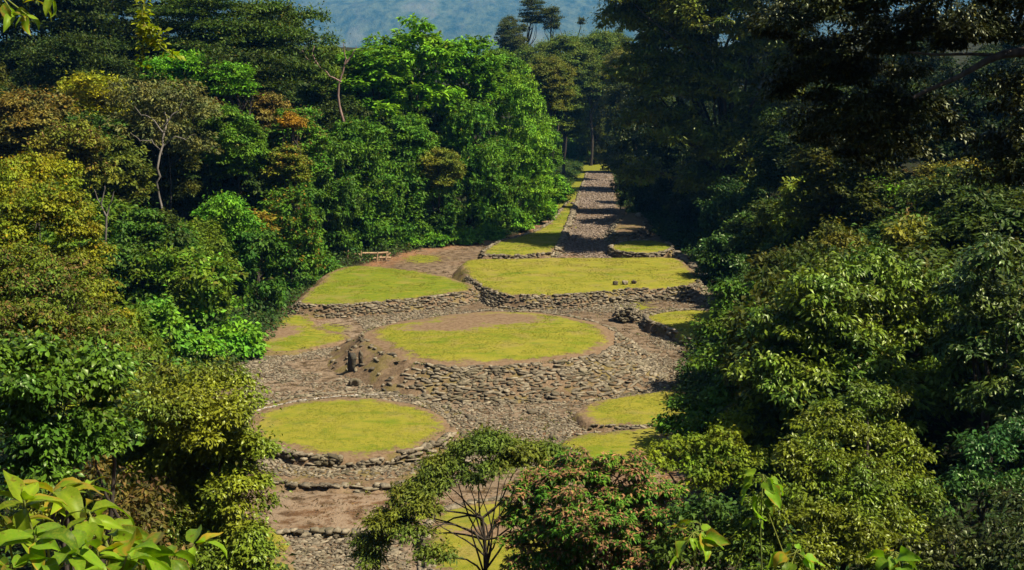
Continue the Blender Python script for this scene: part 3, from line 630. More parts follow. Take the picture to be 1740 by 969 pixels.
def near_tree(label, lobes, color, L, Wd, cov=2.0, mat='leaf', mode='clump', flat=.6, name='broadleaf_tree', cat='tree', base=None, crad=None, seed=0, tr=.16, bark_='bark_dark', lz=.8, lod=1, droop=.45, limbs=True, zmin=-.45, group=None, split=None):
    """a tree whose crown is given lobe by lobe: (u, v, radius in photograph pixels, distance)"""
    rng = np.random.default_rng(900 + seed); lb = np.array(lobes, float); c = at(lb[:, 0], lb[:, 1], lb[:, 3][:, None]) if False else np.array([at(a[0], a[1], a[3]) for a in lb]); r = lb[:, 2] * lb[:, 3] / FPX
    c[:, 1] += rng.normal(0, .35, len(c)) * r
    if base is None: bx, by = c[:, 0].mean(), c[:, 1].mean() + .3
    else: bb = at(*base); bx, by = bb[0], bb[1]
    zg = float(terr(np.array([bx]), np.array([by]))[0]) - .05; o = np.array([bx, by, zg]); cl_ = []; crad = crad or L * 1.6
    for ci, ri in zip(c, r):
        k = max(int(1.5 * ri ** 2 / crad ** 2 * (1 + .6)), 4); dd = dirs(k, rng, zmin); cl_.append(np.concatenate([ci + dd * ri * np.array([1, 1, lz]) * rng.uniform(.5, 1.08, (k, 1)), crad * rng.uniform(.6, 1.3, (k, 1))], 1))
    cl = np.concatenate(cl_); area = (4.6 * r ** 2).sum() * 1.35; per = int(np.clip(cov * area / (L * Wd * .5) / len(cl), 8, 400))
    gz = terr(cl[:, 0], cl[:, 1]); cl[:, 2] = np.maximum(cl[:, 2], gz + .15)
    V, F, T, A = leaves_on(cl, per, L, Wd, rng, flat, mode, c.mean(0), lod, droop)
    root = thing(name, label, cat, o, 0, group); ob = mesh('foliage' if cat in ('bush', 'shrub', 'creeper') else 'crown', V - o, F, M[mat], root, attrs={'tint': T, 'alt': A}); ob.color = (*[c * k for c, k in zip(color, FK)], 1); NLEAF[0] += len(T) // 4
    tips = c - o; twigs = cl[rng.choice(len(cl), min(len(cl), 40), replace=False), :3] - o
    if limbs:
        mb = MB(); sp_ = np.array([tips[:, 0].mean() * .4, tips[:, 1].mean() * .4, max(tips[:, 2].mean() * .55, .3)]) if split is None else np.asarray(at(*split)) - o
        P = curve((0, 0, -.15), sp_, 9, .05, rng); rr = np.linspace(tr, tr * .55, 9); rr[0] *= 1.3; mb.add(*tube(P, rr, 9))
        for t in tips: Q = curve(P[rng.integers(4, 9)], t, 7, .08, rng, .05); mb.add(*tube(Q, np.linspace(tr * .5, tr * .1, 7), 6))
        for t in twigs:
            j = np.argmin(np.linalg.norm(tips - t, axis=1)); Q = curve(tips[j], t, 4, .1, rng); mb.add(*tube(Q, np.linspace(tr * .14, tr * .04, 4), 4))
        mb.build('trunk' if cat == 'tree' else 'stem', M[bark_], root)
    return root
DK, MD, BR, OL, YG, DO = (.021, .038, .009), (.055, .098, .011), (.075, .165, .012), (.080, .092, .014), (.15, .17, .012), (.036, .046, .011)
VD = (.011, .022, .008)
# ---- left forest, back to front
for a in [
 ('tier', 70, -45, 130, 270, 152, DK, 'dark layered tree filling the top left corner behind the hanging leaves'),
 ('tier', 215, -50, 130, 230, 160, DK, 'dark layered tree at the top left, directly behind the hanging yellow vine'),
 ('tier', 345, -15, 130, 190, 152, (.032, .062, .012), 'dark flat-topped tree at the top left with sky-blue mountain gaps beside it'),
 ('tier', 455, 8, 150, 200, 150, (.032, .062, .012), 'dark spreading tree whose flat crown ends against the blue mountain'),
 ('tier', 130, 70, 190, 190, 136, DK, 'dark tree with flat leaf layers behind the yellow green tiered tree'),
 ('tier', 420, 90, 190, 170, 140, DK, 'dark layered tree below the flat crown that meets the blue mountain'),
 ('round', 560, 60, 230, 110, 168, MD, 'mid green tree behind the twisted bare tree'),
 ('bigleaf', 700, 30, 230, 190, 166, (.085, .20, .018), 'big bright green tree with drooping leaf stars, highest in the middle of the forest'),
 ('bigleaf', 625, 62, 240, 110, 160, (.075, .18, .018), 'bright green star-leaved tree on the left shoulder of the highest bright one'),
 ('bigleaf', 800, 48, 200, 110, 172, (.07, .17, .018), 'bright green star-leaved tree on the right shoulder of the highest bright one'),
 ('round', 845, 72, 190, 90, 185, (.05, .11, .014), 'green round-topped tree against the mountain left of the far dark trees'),
 ('tier', 300, 92, 160, 110, 138, (.06, .17, .012), 'vivid green flat tree under the dark flat-topped trees at the upper left'),
 ('tier', 398, 110, 165, 70, 132, (.06, .16, .012), 'small vivid green tree crown catching the sun amid dark trees at the upper left'),
 ('tier', 165, 128, 240, 130, 116, YG, 'yellow green tree with tiers of bright leaves at the upper left'),
 ('round', 55, 140, 300, 190, 108, (.095, .088, .030), 'pinkish brown tree at the left edge below the dark layered trees'),
 ('round', 120, 205, 330, 130, 98, OL, 'dull olive tree below the yellow green tiered tree'),
 ('sparse', 278, 120, 280, 180, 112, (.075, .088, .042), 'thin grey green tree with a tall pale trunk, left of centre in the forest'),
 ('round', 205, 230, 370, 110, 104, (.05, .07, .014), 'dusky olive tree left of the tall pale trunk'),
 ('fine', 355, 150, 290, 90, 126, (.10, .10, .022), 'straw tinged tree right of the thin grey green tree'),
 ('round', 400, 170, 330, 110, 122, (.05, .115, .013), 'green tree in the second row below the small vivid crown'),
 ('fine', 455, 146, 250, 80, 136, (.12, .10, .03), 'pale straw coloured tree crown under the dark flat crowns'),
 ('round', 505, 170, 330, 100, 132, (.05, .13, .014), 'green tree between the straw coloured crown and the twisted bare tree'),
 ('wall', 610, 195, 430, 120, 146, (.045, .11, .013), 'tall leafy tree draped to the ground right of the dark vine curtain'),
 ('wall', 555, 230, 440, 110, 140, (.035, .085, .012), 'dark tree hung with vine curtains above the left lawn corner'),
 ('round', 690, 180, 330, 110, 158, (.05, .12, .014), 'leafy green tree below the highest bright star-leaved tree'),
 ('wall', 670, 270, 425, 110, 153, (.04, .10, .013), 'green draped tree above the log railing'),
 ('fine', 745, 240, 330, 80, 156, (.085, .105, .018), 'rounded olive tree crown in the middle of the forest wall'),
 ('wall', 730, 290, 415, 100, 157, (.035, .085, .013), 'dark draped tree under the rounded olive crown'),
 ('wall', 800, 165, 400, 110, 166, (.05, .125, .014), 'tall green tree right of the rounded olive crown'),
 ('wall', 875, 118, 370, 115, 176, (.085, .19, .018), 'bright green tree shaggy with hanging vines beside the causeway'),
 ('wall', 850, 230, 390, 80, 170, (.05, .12, .014), 'green tree at the foot of the shaggy bright one, by the grass apron'),
 ('wall', 915, 190, 330, 70, 192, (.055, .13, .014), 'slim green tree right of the shaggy bright one'),
 ('wall', 480, 270, 470, 110, 128, (.035, .09, .012), 'dark green draped tree left of the vine curtains'),
 ('round', 485, 238, 325, 78, 124, (.085, .11, .016), 'amber leaved tree glowing among green crowns in the left forest'),
 ('wall', 492, 312, 478, 92, 119, (.040, .095, .012), 'green vine hung tree standing under the amber leaved crown'),
 ('fine', 498, 190, 225, 46, 126, (.2, .13, .02), 'small amber crown higher up, behind the larger amber leaved tree'),
 ('round', 425, 355, 440, 75, 112, (.13, .12, .02), 'orange flecked small tree in front of the dark draped trees'),
 ('round', 385, 325, 450, 120, 110, (.055, .15, .014), 'bright green tree with rounded leaf clumps in front of the tall pale trunk'),
 ('wall', 440, 390, 550, 100, 108, (.028, .075, .012), 'dark vine covered tree overhanging the small low lawn'),
 ('wall', 520, 390, 490, 80, 126, (.045, .11, .014), 'low leafy tree at the left tip of the wedge lawn'),
 ('round', 235, 340, 480, 110, 96, (.035, .085, .014), 'dark green tree below the forked bare tree'),
 ('round', 300, 380, 520, 110, 98, (.03, .08, .014), 'dark tree at the foot of the tall pale trunk'),
 ('tier', 330, 440, 560, 130, 93, (.065, .16, .018), 'green tree with stepped leaf layers above the bright bush'),
]:
    alt = 'leaf_orange' if ('amber' in a[-1] or 'orange' in a[-1] or 'pinkish' in a[-1]) else 'leaf_dry' if ('straw' in a[-1] or 'dull olive' in a[-1]) else 'leaf'
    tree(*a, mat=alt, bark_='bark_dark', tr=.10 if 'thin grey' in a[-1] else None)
# ---- far end of the causeway
for a in [
 ('round', 935, 75, 220, 80, 230, (.075, .092, .020), 'bronze tinged tree behind the shaggy bright tree'),
 ('round', 955, 50, 190, 120, 300, (.055, .088, .018), 'olive far tree left of the two tall emergent trees'),
 ('round', 1005, 40, 200, 110, 310, (.050, .085, .018), 'olive far tree crown at the end of the valley under the emergent trees'),
 ('fine', 1065, 60, 200, 90, 260, (.09, .10, .03), 'pale dry tree at the end of the valley left of the black overhanging tree'),
 ('round', 960, 130, 260, 80, 262, (.065, .10, .018), 'olive tree at the end of the valley above the far grass strip'),
 ('wall', 1010, 150, 290, 70, 318, (.05, .065, .016), 'dark tree standing across the end of the causeway'),
 ('wall', 1055, 160, 300, 75, 285, (.03, .045, .012), 'dark tree at the right corner of the causeway end'),
 ('wall', 965, 200, 284, 70, 332, (.055, .11, .016), 'green tree behind the far grass strip'),
 ('shrub', 968, 236, 282, 64, 322, (.06, .14, .016), 'bright rounded bush behind the far grass strip'),
 ('shrub', 1000, 255, 284, 40, 330, (.07, .13, .02), 'small pale bush at the far left corner of the causeway end'),
 ('fine', 870, 26, 120, 60, 320, (.04, .055, .02), 'far tree against the blue mountain left of the emergent pair'),
]:
    b = 'bush' in a[-1]; tree(*a, name='leafy_bush' if b else 'broadleaf_tree', cat='bush' if b else 'tree')
for u, vt, vb, w, lab in [(905, -4, 44, 42, 'tall far emergent tree with a bare trunk and open crown against the mountain'), (936, 14, 52, 34, 'shorter far emergent tree right of the tall one against the mountain')]:
    tree('tier', u, vt, vb, w, 335, (.035, .05, .016), lab, bark_='bark_dark', tr=.35)
tree('tier', 988, 32, 42, 12, 420, DO, 'tiny far umbrella tree alone on the skyline right of the emergent trees', limbs=4, tr=.2)
tree('round', 897, 58, 200, 84, 305, (.055, .09, .018), 'green far tree between the emergent trees and the shaggy bright tree')
tree('round', 1046, 36, 190, 84, 335, (.045, .075, .016), 'green far tree just left of the black tree that overhangs the causeway')
# ---- forest edge bushes
for a in [
 ('shrub', 330, 555, 640, 110, 86, (.075, .19, .018), 'bright green bush at the left forest foot, larger of two near the small lawn'),
 ('shrub', 405, 545, 605, 90, 90, (.075, .19, .018), 'bright green bush touching the bare rim of the small low lawn'),
 ('shrub', 270, 500, 600, 100, 84, (.06, .15, .018), 'green bush behind the two bright ones, climbing the left slope'),
 ('shrub', 255, 580, 650, 110, 74, (.05, .12, .016), 'green bush below the bright ones beside the yellow creeper'),
 ('shrub', 480, 478, 530, 60, 118, (.04, .12, .02), 'leafy bush in the corner between small low lawn and wedge lawn'),
 ('shrub', 520, 470, 505, 46, 124, (.05, .13, .02), 'bush with broad leaves beside the reddish rim of the wedge lawn'),
 ('shrub', 556, 440, 480, 46, 130, (.045, .12, .02), 'bush above the reddish rim of the wedge lawn'),
 ('shrub', 590, 412, 448, 50, 142, (.03, .09, .03), 'dark bluish bush at the left end of the log railing'),
 ('shrub', 640, 405, 437, 56, 150, (.06, .15, .016), 'green bush behind the log railing'),
 ('shrub', 690, 400, 430, 56, 152, (.07, .18, .016), 'bright low bush right of the log railing'),
 ('shrub', 735, 395, 428, 60, 154, (.06, .16, .016), 'bright low bush above the reddish soil patch'),
 ('shrub', 785, 388, 425, 60, 157, (.06, .16, .016), 'bright low bush left of the grass apron'),
 ('shrub', 830, 375, 412, 60, 162, (.055, .14, .016), 'low bush at the rear left of the grass apron'),
 ('shrub', 878, 355, 400, 60, 170, (.06, .16, .016), 'bush at the rear of the grass apron below the shaggy bright tree'),
 ('shrub', 915, 320, 382, 62, 180, (.07, .18, .016), 'bright bush standing closest to the causeway on the forest side'),
 ('shrub', 945, 285, 350, 60, 200, (.065, .17, .016), 'bright bush leaning over the grass strip beside the upper causeway'),
 ('shrub', 925, 265, 330, 60, 215, (.05, .13, .016), 'bush behind the one leaning over the upper causeway'),
]: tree(*a, name='leafy_bush', cat='bush', limbs=5)
# ---- right hand forest
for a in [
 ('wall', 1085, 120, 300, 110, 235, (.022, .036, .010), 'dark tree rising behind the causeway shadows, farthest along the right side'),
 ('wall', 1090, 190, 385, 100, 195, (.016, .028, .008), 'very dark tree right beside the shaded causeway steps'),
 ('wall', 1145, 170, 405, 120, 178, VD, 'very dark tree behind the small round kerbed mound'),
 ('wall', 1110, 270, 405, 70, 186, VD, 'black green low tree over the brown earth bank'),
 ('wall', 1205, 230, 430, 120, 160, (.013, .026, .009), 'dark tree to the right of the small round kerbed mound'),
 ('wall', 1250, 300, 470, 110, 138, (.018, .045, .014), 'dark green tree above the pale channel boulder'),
 ('round', 1225, 400, 490, 90, 122, (.022, .055, .014), 'low dark tree covering the right end of the large lawn'),
 ('round', 1300, 330, 460, 120, 112, (.028, .055, .012), 'olive dark tree behind the glossy leaved tree on its left'),
 ('round', 1370, 305, 430, 120, 100, (.08, .11, .016), 'olive green tree left of the vivid green tree on the right'),
 ('round', 1480, 300, 420, 150, 96, (.075, .19, .018), 'vivid green tree in sun on the right, below the black overhanging tree'),
 ('fine', 1510, 285, 330, 90, 108, (.12, .09, .04), 'small brownish crown peeping over the vivid green tree'),
 ('fine', 1625, 278, 350, 150, 98, (.15, .14, .025), 'pale yellow tree crown glowing on the dark right slope'),
 ('round', 1570, 350, 440, 130, 88, (.045, .09, .018), 'green tree beneath the pale yellow crown'),
 ('round', 1680, 335, 440, 130, 92, (.014, .026, .010), 'dark tree at the right edge below the pale yellow crown'),
 ('round', 1425, 390, 460, 110, 84, (.065, .075, .016), 'olive tree just above the glossy leaved tree'),
 ('round', 1545, 385, 440, 90, 74, (.085, .10, .018), 'yellowish round crown touching the top right of the glossy leaved tree'),
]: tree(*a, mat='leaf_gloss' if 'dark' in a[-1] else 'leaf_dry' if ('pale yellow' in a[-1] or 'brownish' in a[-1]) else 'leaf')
# ---- fillers: dark trees packed behind, which nothing tells apart
rf = np.random.default_rng(77)
def fill(n, xr_, yr_, vt_, cols, label, group, cond):
    k = 0; pts = []
    for _ in range(4000):
        if k >= n: break
        Y = rf.uniform(*yr_); u = rf.uniform(*xr_); 
        x = (u - W0 / 2) / FPX * Y; xl_ = np.interp(Y, EL[:, 0], EL[:, 1]); xr2 = np.interp(Y, ER[:, 0], ER[:, 1])
        if not cond(x, Y, xl_, xr2) or any(math.hypot(x - a, Y - b) < 4.6 for a, b in pts): continue
        pts.append((x, Y)); k += 1; zg = float(terr(np.array([x]), np.array([Y]))[0]); hh = rf.uniform(*vt_)
        vtop = H0 / 2 - FPX * math.tan(math.atan2(zg + hh - 20, Y) + PITCH); vbot = H0 / 2 - FPX * math.tan(math.atan2(zg + hh * .22 - 20, Y) + PITCH)
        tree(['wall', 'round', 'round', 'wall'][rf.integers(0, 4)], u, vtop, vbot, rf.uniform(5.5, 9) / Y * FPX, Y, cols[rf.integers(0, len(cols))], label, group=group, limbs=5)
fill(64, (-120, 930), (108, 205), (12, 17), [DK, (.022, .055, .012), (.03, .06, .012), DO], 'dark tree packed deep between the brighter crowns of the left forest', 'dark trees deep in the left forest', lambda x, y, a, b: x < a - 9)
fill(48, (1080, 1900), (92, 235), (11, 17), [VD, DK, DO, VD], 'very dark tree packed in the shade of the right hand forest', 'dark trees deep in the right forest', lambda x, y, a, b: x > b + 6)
fill(26, (840, 1420), (338, 440), (12, 19), [DO, (.06, .07, .016), (.045, .07, .015)], 'olive green far tree in the wood closing the end of the valley', 'far trees closing the valley', lambda x, y, a, b: True)
# ---- left foreground
near_tree('glossy small leaved tree with a dense rounded crown at the lower left', [(292, 690, 83, 33), (372, 720, 69, 33), (222, 700, 78, 34), (402, 775, 58, 32.5), (402, 850, 55, 32), (342, 800, 83, 33), (262, 790, 89, 34), (424, 925, 45, 31.5), (437, 980, 47, 31), (362, 900, 55, 32.5), (262, 880, 89, 33), (172, 770, 89, 34), (312, 960, 67, 32), (392, 960, 53, 31.5), (212, 950, 78, 33), (122, 860, 78, 34), (322, 860, 78, 33.5), (362, 660, 44, 34)], (.080, .108, .013), .145, .07, 4.2, 'leaf_gloss', seed=1, crad=.42, tr=.2, base=(330, 930, 33.5))
near_tree('dark green leafy tree at the left edge above the big pale leaves', [(40, 640, 78, 25), (110, 690, 84, 25.5), (30, 740, 84, 25), (150, 640, 56, 26), (90, 800, 78, 25), (170, 740, 56, 26)], (.042, .090, .012), .17, .09, 4.0, 'leaf_gloss', seed=2, tr=.14, crad=.4)
near_tree('yellow creeper smothering a stump on the left slope, brightest patch of all', [(63, 365, 65, 56), (113, 350, 40, 56), (138, 395, 42, 55.5), (153, 440, 34, 55), (8, 400, 60, 56), (168, 500, 36, 53), (193, 545, 32, 52), (210, 590, 26, 51), (98, 440, 40, 56)], (.095, .12, .012), .17, .095, 3.2, 'leaf_yellow', name='creeper_mass', cat='creeper', seed=3, tr=.12)
near_tree('dried olive brown thicket on the left slope between the yellow creeper and dark tree', [(35, 480, 77, 50), (95, 530, 82, 48), (25, 570, 77, 46), (155, 590, 72, 46), (95, 620, 66, 44), (215, 640, 55, 44), (125, 470, 55, 51), (-5, 520, 55, 48)], (.060, .088, .013), .17, .08, 3.2, 'leaf_dry', name='thicket', cat='shrub', seed=4, tr=.1)
near_tree('yellow green vine tangle on the left edge above the dried thicket', [(15, 330, 50, 60), (40, 300, 45, 62), (8, 430, 50, 54), (90, 300, 40, 64)], (.115, .14, .012), .18, .10, 3.0, 'leaf_yellow', name='creeper_mass', cat='creeper', seed=5, tr=.1)
near_tree('twiggy brown bush in the shade under the glossy small leaved tree', [(150, 830, 60, 27), (230, 880, 70, 28), (170, 930, 70, 27), (270, 960, 60, 28)], (.05, .045, .015), .17, .07, 1.1, 'leaf_dry', name='twiggy_bush', cat='shrub', seed=6, tr=.06)
# ---- right foreground
near_tree('glossy leaved tree dominating the right slope, its crown glinting', [(1460, 470, 70, 56), (1390, 510, 70, 55), (1540, 490, 70, 56), (1330, 570, 60, 54), (1440, 580, 85, 54), (1560, 580, 80, 55), (1610, 640, 60, 54), (1350, 660, 70, 53), (1480, 680, 85, 53), (1600, 540, 60, 56), (1300, 640, 50, 53), (1560, 680, 60, 54)], (.062, .104, .014), .32, .125, 3.0, 'leaf_glint', seed=7, tr=.3, crad=.5)
near_tree('dark glossy tree at the right edge beside the dominant glinting one', [(1700, 450, 55, 50), (1650, 500, 50, 51), (1715, 540, 60, 50), (1660, 590, 55, 50), (1730, 640, 55, 49), (1690, 690, 50, 49)], (.034, .060, .016), .30, .12, 2.8, 'leaf_glint', seed=8, tr=.22, crad=.45)
near_tree('leafy tree hiding the right end of the sloping stone wall', [(1257, 510, 44, 80), (1232, 560, 48, 78), (1292, 550, 50, 80), (1222, 610, 48, 76), (1282, 620, 60, 77), (1332, 570, 50, 80)], (.045, .088, .011), .30, .17, 2.8, seed=9, tr=.2)
near_tree('sunlit rounded tree below the one hiding the sloping wall', [(1262, 650, 43, 66), (1312, 620, 38, 67), (1232, 690, 40, 65), (1312, 680, 48, 66), (1172, 700, 38, 66), (1142, 735, 30, 65), (1202, 735, 38, 64)], (.045, .098, .012), .28, .16, 2.8, seed=10, tr=.18)
near_tree('olive crown right beside the nearer small right lawn', [(1156, 770, 40, 52), (1216, 760, 48, 52), (1116, 790, 28, 51), (1266, 720, 43, 54), (1266, 800, 52, 51), (1196, 820, 43, 50)], (.080, .120, .012), .20, .12, 2.8, seed=11, tr=.16)
near_tree('broad dark olive tree at the lower right, its peak below the glinting crown', [(1480, 700, 50, 42), (1430, 745, 62, 41), (1510, 770, 62, 42), (1370, 800, 58, 40), (1450, 830, 80, 40), (1530, 840, 60, 41), (1320, 860, 55, 39), (1400, 910, 80, 38), (1500, 930, 80, 39), (1290, 930, 55, 38), (1340, 980, 70, 37)], (.066, .098, .011), .175, .075, 3.6, 'leaf_gloss', seed=12, tr=.24)
near_tree('bluish green bush at the right edge near the bottom corner', [(1670, 760, 45, 44), (1720, 740, 40, 44), (1650, 820, 48, 43), (1715, 830, 50, 43), (1610, 850, 40, 42)], (.026, .068, .020), .20, .085, 1.8, 'leaf_gloss', name='leafy_bush', cat='bush', seed=13, tr=.1)
near_tree('shadowy dark bush filling the bottom right corner', [(1620, 930, 60, 38), (1710, 920, 60, 38), (1560, 980, 60, 37), (1680, 990, 60, 37), (1735, 850, 40, 40)], (.024, .034, .012), .22, .10, 1.6, 'leaf_gloss', name='leafy_bush', cat='bush', seed=14, tr=.1)
near_tree('dark leafy bush between the orange flowering tree and the saplings', [(1200, 880, 55, 40), (1240, 930, 60, 39), (1170, 960, 60, 39), (1290, 880, 40, 40)], (.030, .060, .014), .22, .11, 2.0, name='leafy_bush', cat='bush', seed=15, tr=.1)
near_tree('orange flowering rounded tree at the bottom centre', [(985, 815, 55, 42), (920, 840, 57, 42), (1050, 815, 60, 42), (1110, 850, 55, 42), (900, 900, 63, 41.5), (980, 880, 80, 41), (1070, 900, 80, 41), (930, 960, 71, 41), (1020, 960, 86, 40.5), (1110, 950, 69, 41)], (.045, .105, .014), .21, .07, 4.2, 'leaf_flower', mode='rosette', seed=16, tr=.2, crad=.36)
near_tree('spreading tree with open flat crown and bare forked stems, bottom centre', [(640, 935, 37, 43), (655, 895, 37, 43), (690, 860, 39, 43.5), (735, 830, 39, 44), (765, 795, 41, 44.5), (800, 765, 41, 45), (850, 760, 39, 45), (895, 772, 39, 45), (945, 780, 37, 45), (845, 795, 34, 44), (790, 815, 27, 44), (700, 905, 27, 42.5), (740, 945, 32, 42), (720, 870, 29, 43), (905, 772, 36, 45), (935, 782, 36, 45), (968, 795, 34, 45), (872, 788, 30, 44.5), (925, 805, 28, 44.5), (620, 955, 32, 43), (668, 905, 34, 43), (708, 842, 34, 43.5), (748, 812, 34, 44), (830, 752, 34, 45)], (.065, .090, .018), .19, .072, 2.8, seed=17, tr=.085, lz=.55, crad=.3, base=(822, 1000, 44), split=(820, 880, 44), zmin=-.2)
# ---- low dark trees on the right slope, alike
rf = np.random.default_rng(78)
fill(34, (1345, 1800), (52, 112), (4, 8), [DK, DO, (.024, .05, .014), (.03, .05, .012)], 'low dark tree crowded on the shady right slope between the larger crowns', 'low dark trees on the right slope', lambda x, y, a, b: x > b + 3)
fill(16, (-100, 420), (62, 108), (5, 9), [DK, MD, (.03, .07, .014)], 'low green tree crowded on the left slope behind the yellow creeper', 'low trees on the left slope', lambda x, y, a, b: x < a - 4)
# ---- the black overhanging tree at the upper right
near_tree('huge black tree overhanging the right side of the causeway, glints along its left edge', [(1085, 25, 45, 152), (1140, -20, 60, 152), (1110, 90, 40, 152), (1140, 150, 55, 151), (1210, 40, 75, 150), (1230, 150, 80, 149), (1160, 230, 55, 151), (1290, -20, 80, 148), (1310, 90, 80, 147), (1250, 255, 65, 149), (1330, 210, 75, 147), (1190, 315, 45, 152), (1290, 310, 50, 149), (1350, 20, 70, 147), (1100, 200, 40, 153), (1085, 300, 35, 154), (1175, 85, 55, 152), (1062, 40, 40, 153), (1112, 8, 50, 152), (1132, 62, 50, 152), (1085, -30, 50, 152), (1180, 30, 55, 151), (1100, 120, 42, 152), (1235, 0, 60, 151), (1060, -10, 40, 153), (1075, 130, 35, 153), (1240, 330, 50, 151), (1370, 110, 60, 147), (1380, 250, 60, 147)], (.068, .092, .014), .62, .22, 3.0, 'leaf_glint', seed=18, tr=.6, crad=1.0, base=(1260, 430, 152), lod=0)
blk = near_tree('near tree coloured black for shade, leaning in from the right edge with a long bare limb', [(1500, -20, 90, 32), (1600, -30, 100, 31), (1710, -10, 90, 30), (1420, 20, 80, 33), (1490, 100, 80, 33), (1590, 50, 75, 33), (1720, 50, 70, 33), (1400, 120, 70, 34), (1540, 200, 70, 34), (1480, 235, 75, 33.5), (1450, 205, 75, 35), (1735, 250, 65, 33), (1390, 230, 55, 35), (1725, 170, 60, 33), (1480, 270, 45, 35), (1340, 60, 60, 34), (1350, 160, 50, 34.5), (1700, 300, 45, 33), (1650, 60, 60, 34)], (.013, .018, .006), .16, .06, 3.0, 'leaf_glint', seed=19, crad=.36, base=(1930, 560, 33), limbs=False)  # leaf colour taken almost to black to stand for the crown's shade
o = np.array(blk.location); mb = MB()
for pts, r0, r1 in [([(1900, 70, 31), (1740, 88, 30.5), (1690, 98, 30.2), (1630, 130, 30), (1565, 165, 29.8)], .15, .04), ([(1700, 95, 30.3), (1650, 92, 30.2), (1590, 93, 30), (1550, 88, 29.9)], .05, .02), ([(1930, 640, 33), (1925, 400, 32.5), (1910, 180, 31.5), (1900, 60, 31), (1880, -60, 31)], .30, .14)]:
    P = catmull(np.array([at(*q) for q in pts]), 6, False)[:-6]; mb.add(*tube(P - o, np.linspace(r0, r1, len(P)), 8))
mb.build('limb', M['bark_dark'], blk)
# ---- bare and pale stemmed trees
def bare_tree(label, base, stems, mat, r0, name='bare_tree'):
    """stems: lists of (u, v, Y) points; the first is the trunk"""
    b = at(*base); zg = float(terr(b[0:1], b[1:2])[0]); root = thing(name, label, 'tree', (b[0], b[1], zg)); o = np.array(root.location)
    for k, st in enumerate(stems):
        P = np.array([at(*q) for q in st]); 
        if k == 0: P = np.concatenate([[[b[0], b[1], zg - .1]], P])
        Q = [P[0]]
        for i in range(len(P) - 1): Q += list(curve(P[i], P[i + 1], 5, .05, RT)[1:])
        n = len(Q); MB().add(*tube(np.array(Q), np.linspace(r0 if k == 0 else r0 * .55, r0 * (.55 if k == 0 else .15), n), 6)).build('trunk' if k == 0 else 'branch', M[mat], root, off=o)
    return root
bare_tree('twisted bare tree with a reddish grey trunk left of the highest bright tree', (578, 300, 148), [[(579, 190, 148), (580, 130, 148)], [(580, 140, 148), (560, 130, 148), (540, 110, 147.5), (520, 98, 147), (512, 84, 147)], [(580, 130, 148), (588, 100, 148), (583, 72, 148)], [(586, 110, 148), (598, 95, 148), (606, 78, 148)], [(540, 110, 147.5), (530, 92, 147.5), (534, 78, 147.5)]], 'bark_red', .22)
bare_tree('small pale forked dead tree in shade left of the tall pale trunk', (180, 420, 92), [[(181, 368, 92)], [(181, 368, 92), (170, 345, 92), (160, 322, 92)], [(181, 368, 92), (188, 345, 92), (194, 325, 92)], [(172, 348, 92), (176, 330, 92), (178, 316, 92)]], 'bark_pale', .13)
bare_tree('tall straight pale trunk in front of the dark left forest, bare below its thin crown', (276, 440, 106), [[(277, 380, 106), (272, 300, 106), (277, 235, 107), (279, 190, 109)], [(277, 225, 107), (262, 205, 107), (240, 196, 107), (228, 180, 107)], [(277, 215, 107), (292, 196, 107), (306, 184, 107), (312, 166, 107)], [(275, 262, 107), (258, 238, 106), (238, 240, 106), (222, 226, 106)], [(276, 250, 107), (298, 232, 107), (316, 238, 107), (332, 228, 107)]], 'bark_pale', .13)
# ---- ground cover of the forest floor: leaves without number
rg = np.random.default_rng(5); n = 16000; Y = 24 + 310 * rg.random(n) ** 1.3; sd = rg.random(n) < .5; xl_ = np.interp(Y, EL[:, 0], EL[:, 1]); xr_ = np.interp(Y, ER[:, 0], ER[:, 1])
off = rg.exponential(9, n) + .2; x = np.where(sd, xl_ - off, xr_ + off); cl = np.stack([x, Y, terr(x, Y) + .25 + .5 * rg.random(n) * np.minimum(off, 2) / 2, .35 + .5 * rg.random(n)], -1)
V, F, T, A = leaves_on(cl, 14, .34, .17, rg, .7); uc = mesh('undergrowth', V, F, M['leaf'], attrs={'tint': T, 'alt': A}); uc.color = (.038, .075, .014, 1)
tag(uc, 'low mixed undergrowth covering the forest floor and clearing edges', 'undergrowth', kind='stuff')
# ---- big leaves close to the viewer
def blade(P, d, n, L, Wd, curl, heart=False, seg=6):
    """one curved leaf blade with a folded midrib"""
    d = np.asarray(d, float) / np.linalg.norm(d); s = np.cross(n, d); s /= np.linalg.norm(s); n = np.cross(d, s); V = []; t = np.linspace(0, 1, seg + 1); ang = 0; p = np.array(P, float); cur = d.copy()
    for i, ti in enumerate(t):
        w = Wd * .5 * ((math.sin(math.pi * min(ti ** .72 * .95 + .05, 1)) ** 1.05) if not heart else (1.0 - ti) ** .75 * min(1, .55 + ti * 4)); w = max(w, .004 * L) if ti not in (0,) or heart else .01 * L
        nn = np.cross(cur, s); wav = .08 * Wd * math.sin(ti * 9 + L * 50)
        for k in (-1, -.5, 0, .5, 1): V.append(p + s * w * k + nn * (abs(k) * w * .35 + wav * abs(k)))
        ang = curl / seg; c, sn = math.cos(ang), math.sin(ang); cur = cur * c - nn * sn; p = p + cur * L / seg
    F = [[i * 5 + k, i * 5 + k + 1, i * 5 + k + 6, i * 5 + k + 5] for i in range(seg) for k in range(4)]
    return np.array(V), np.array(F)
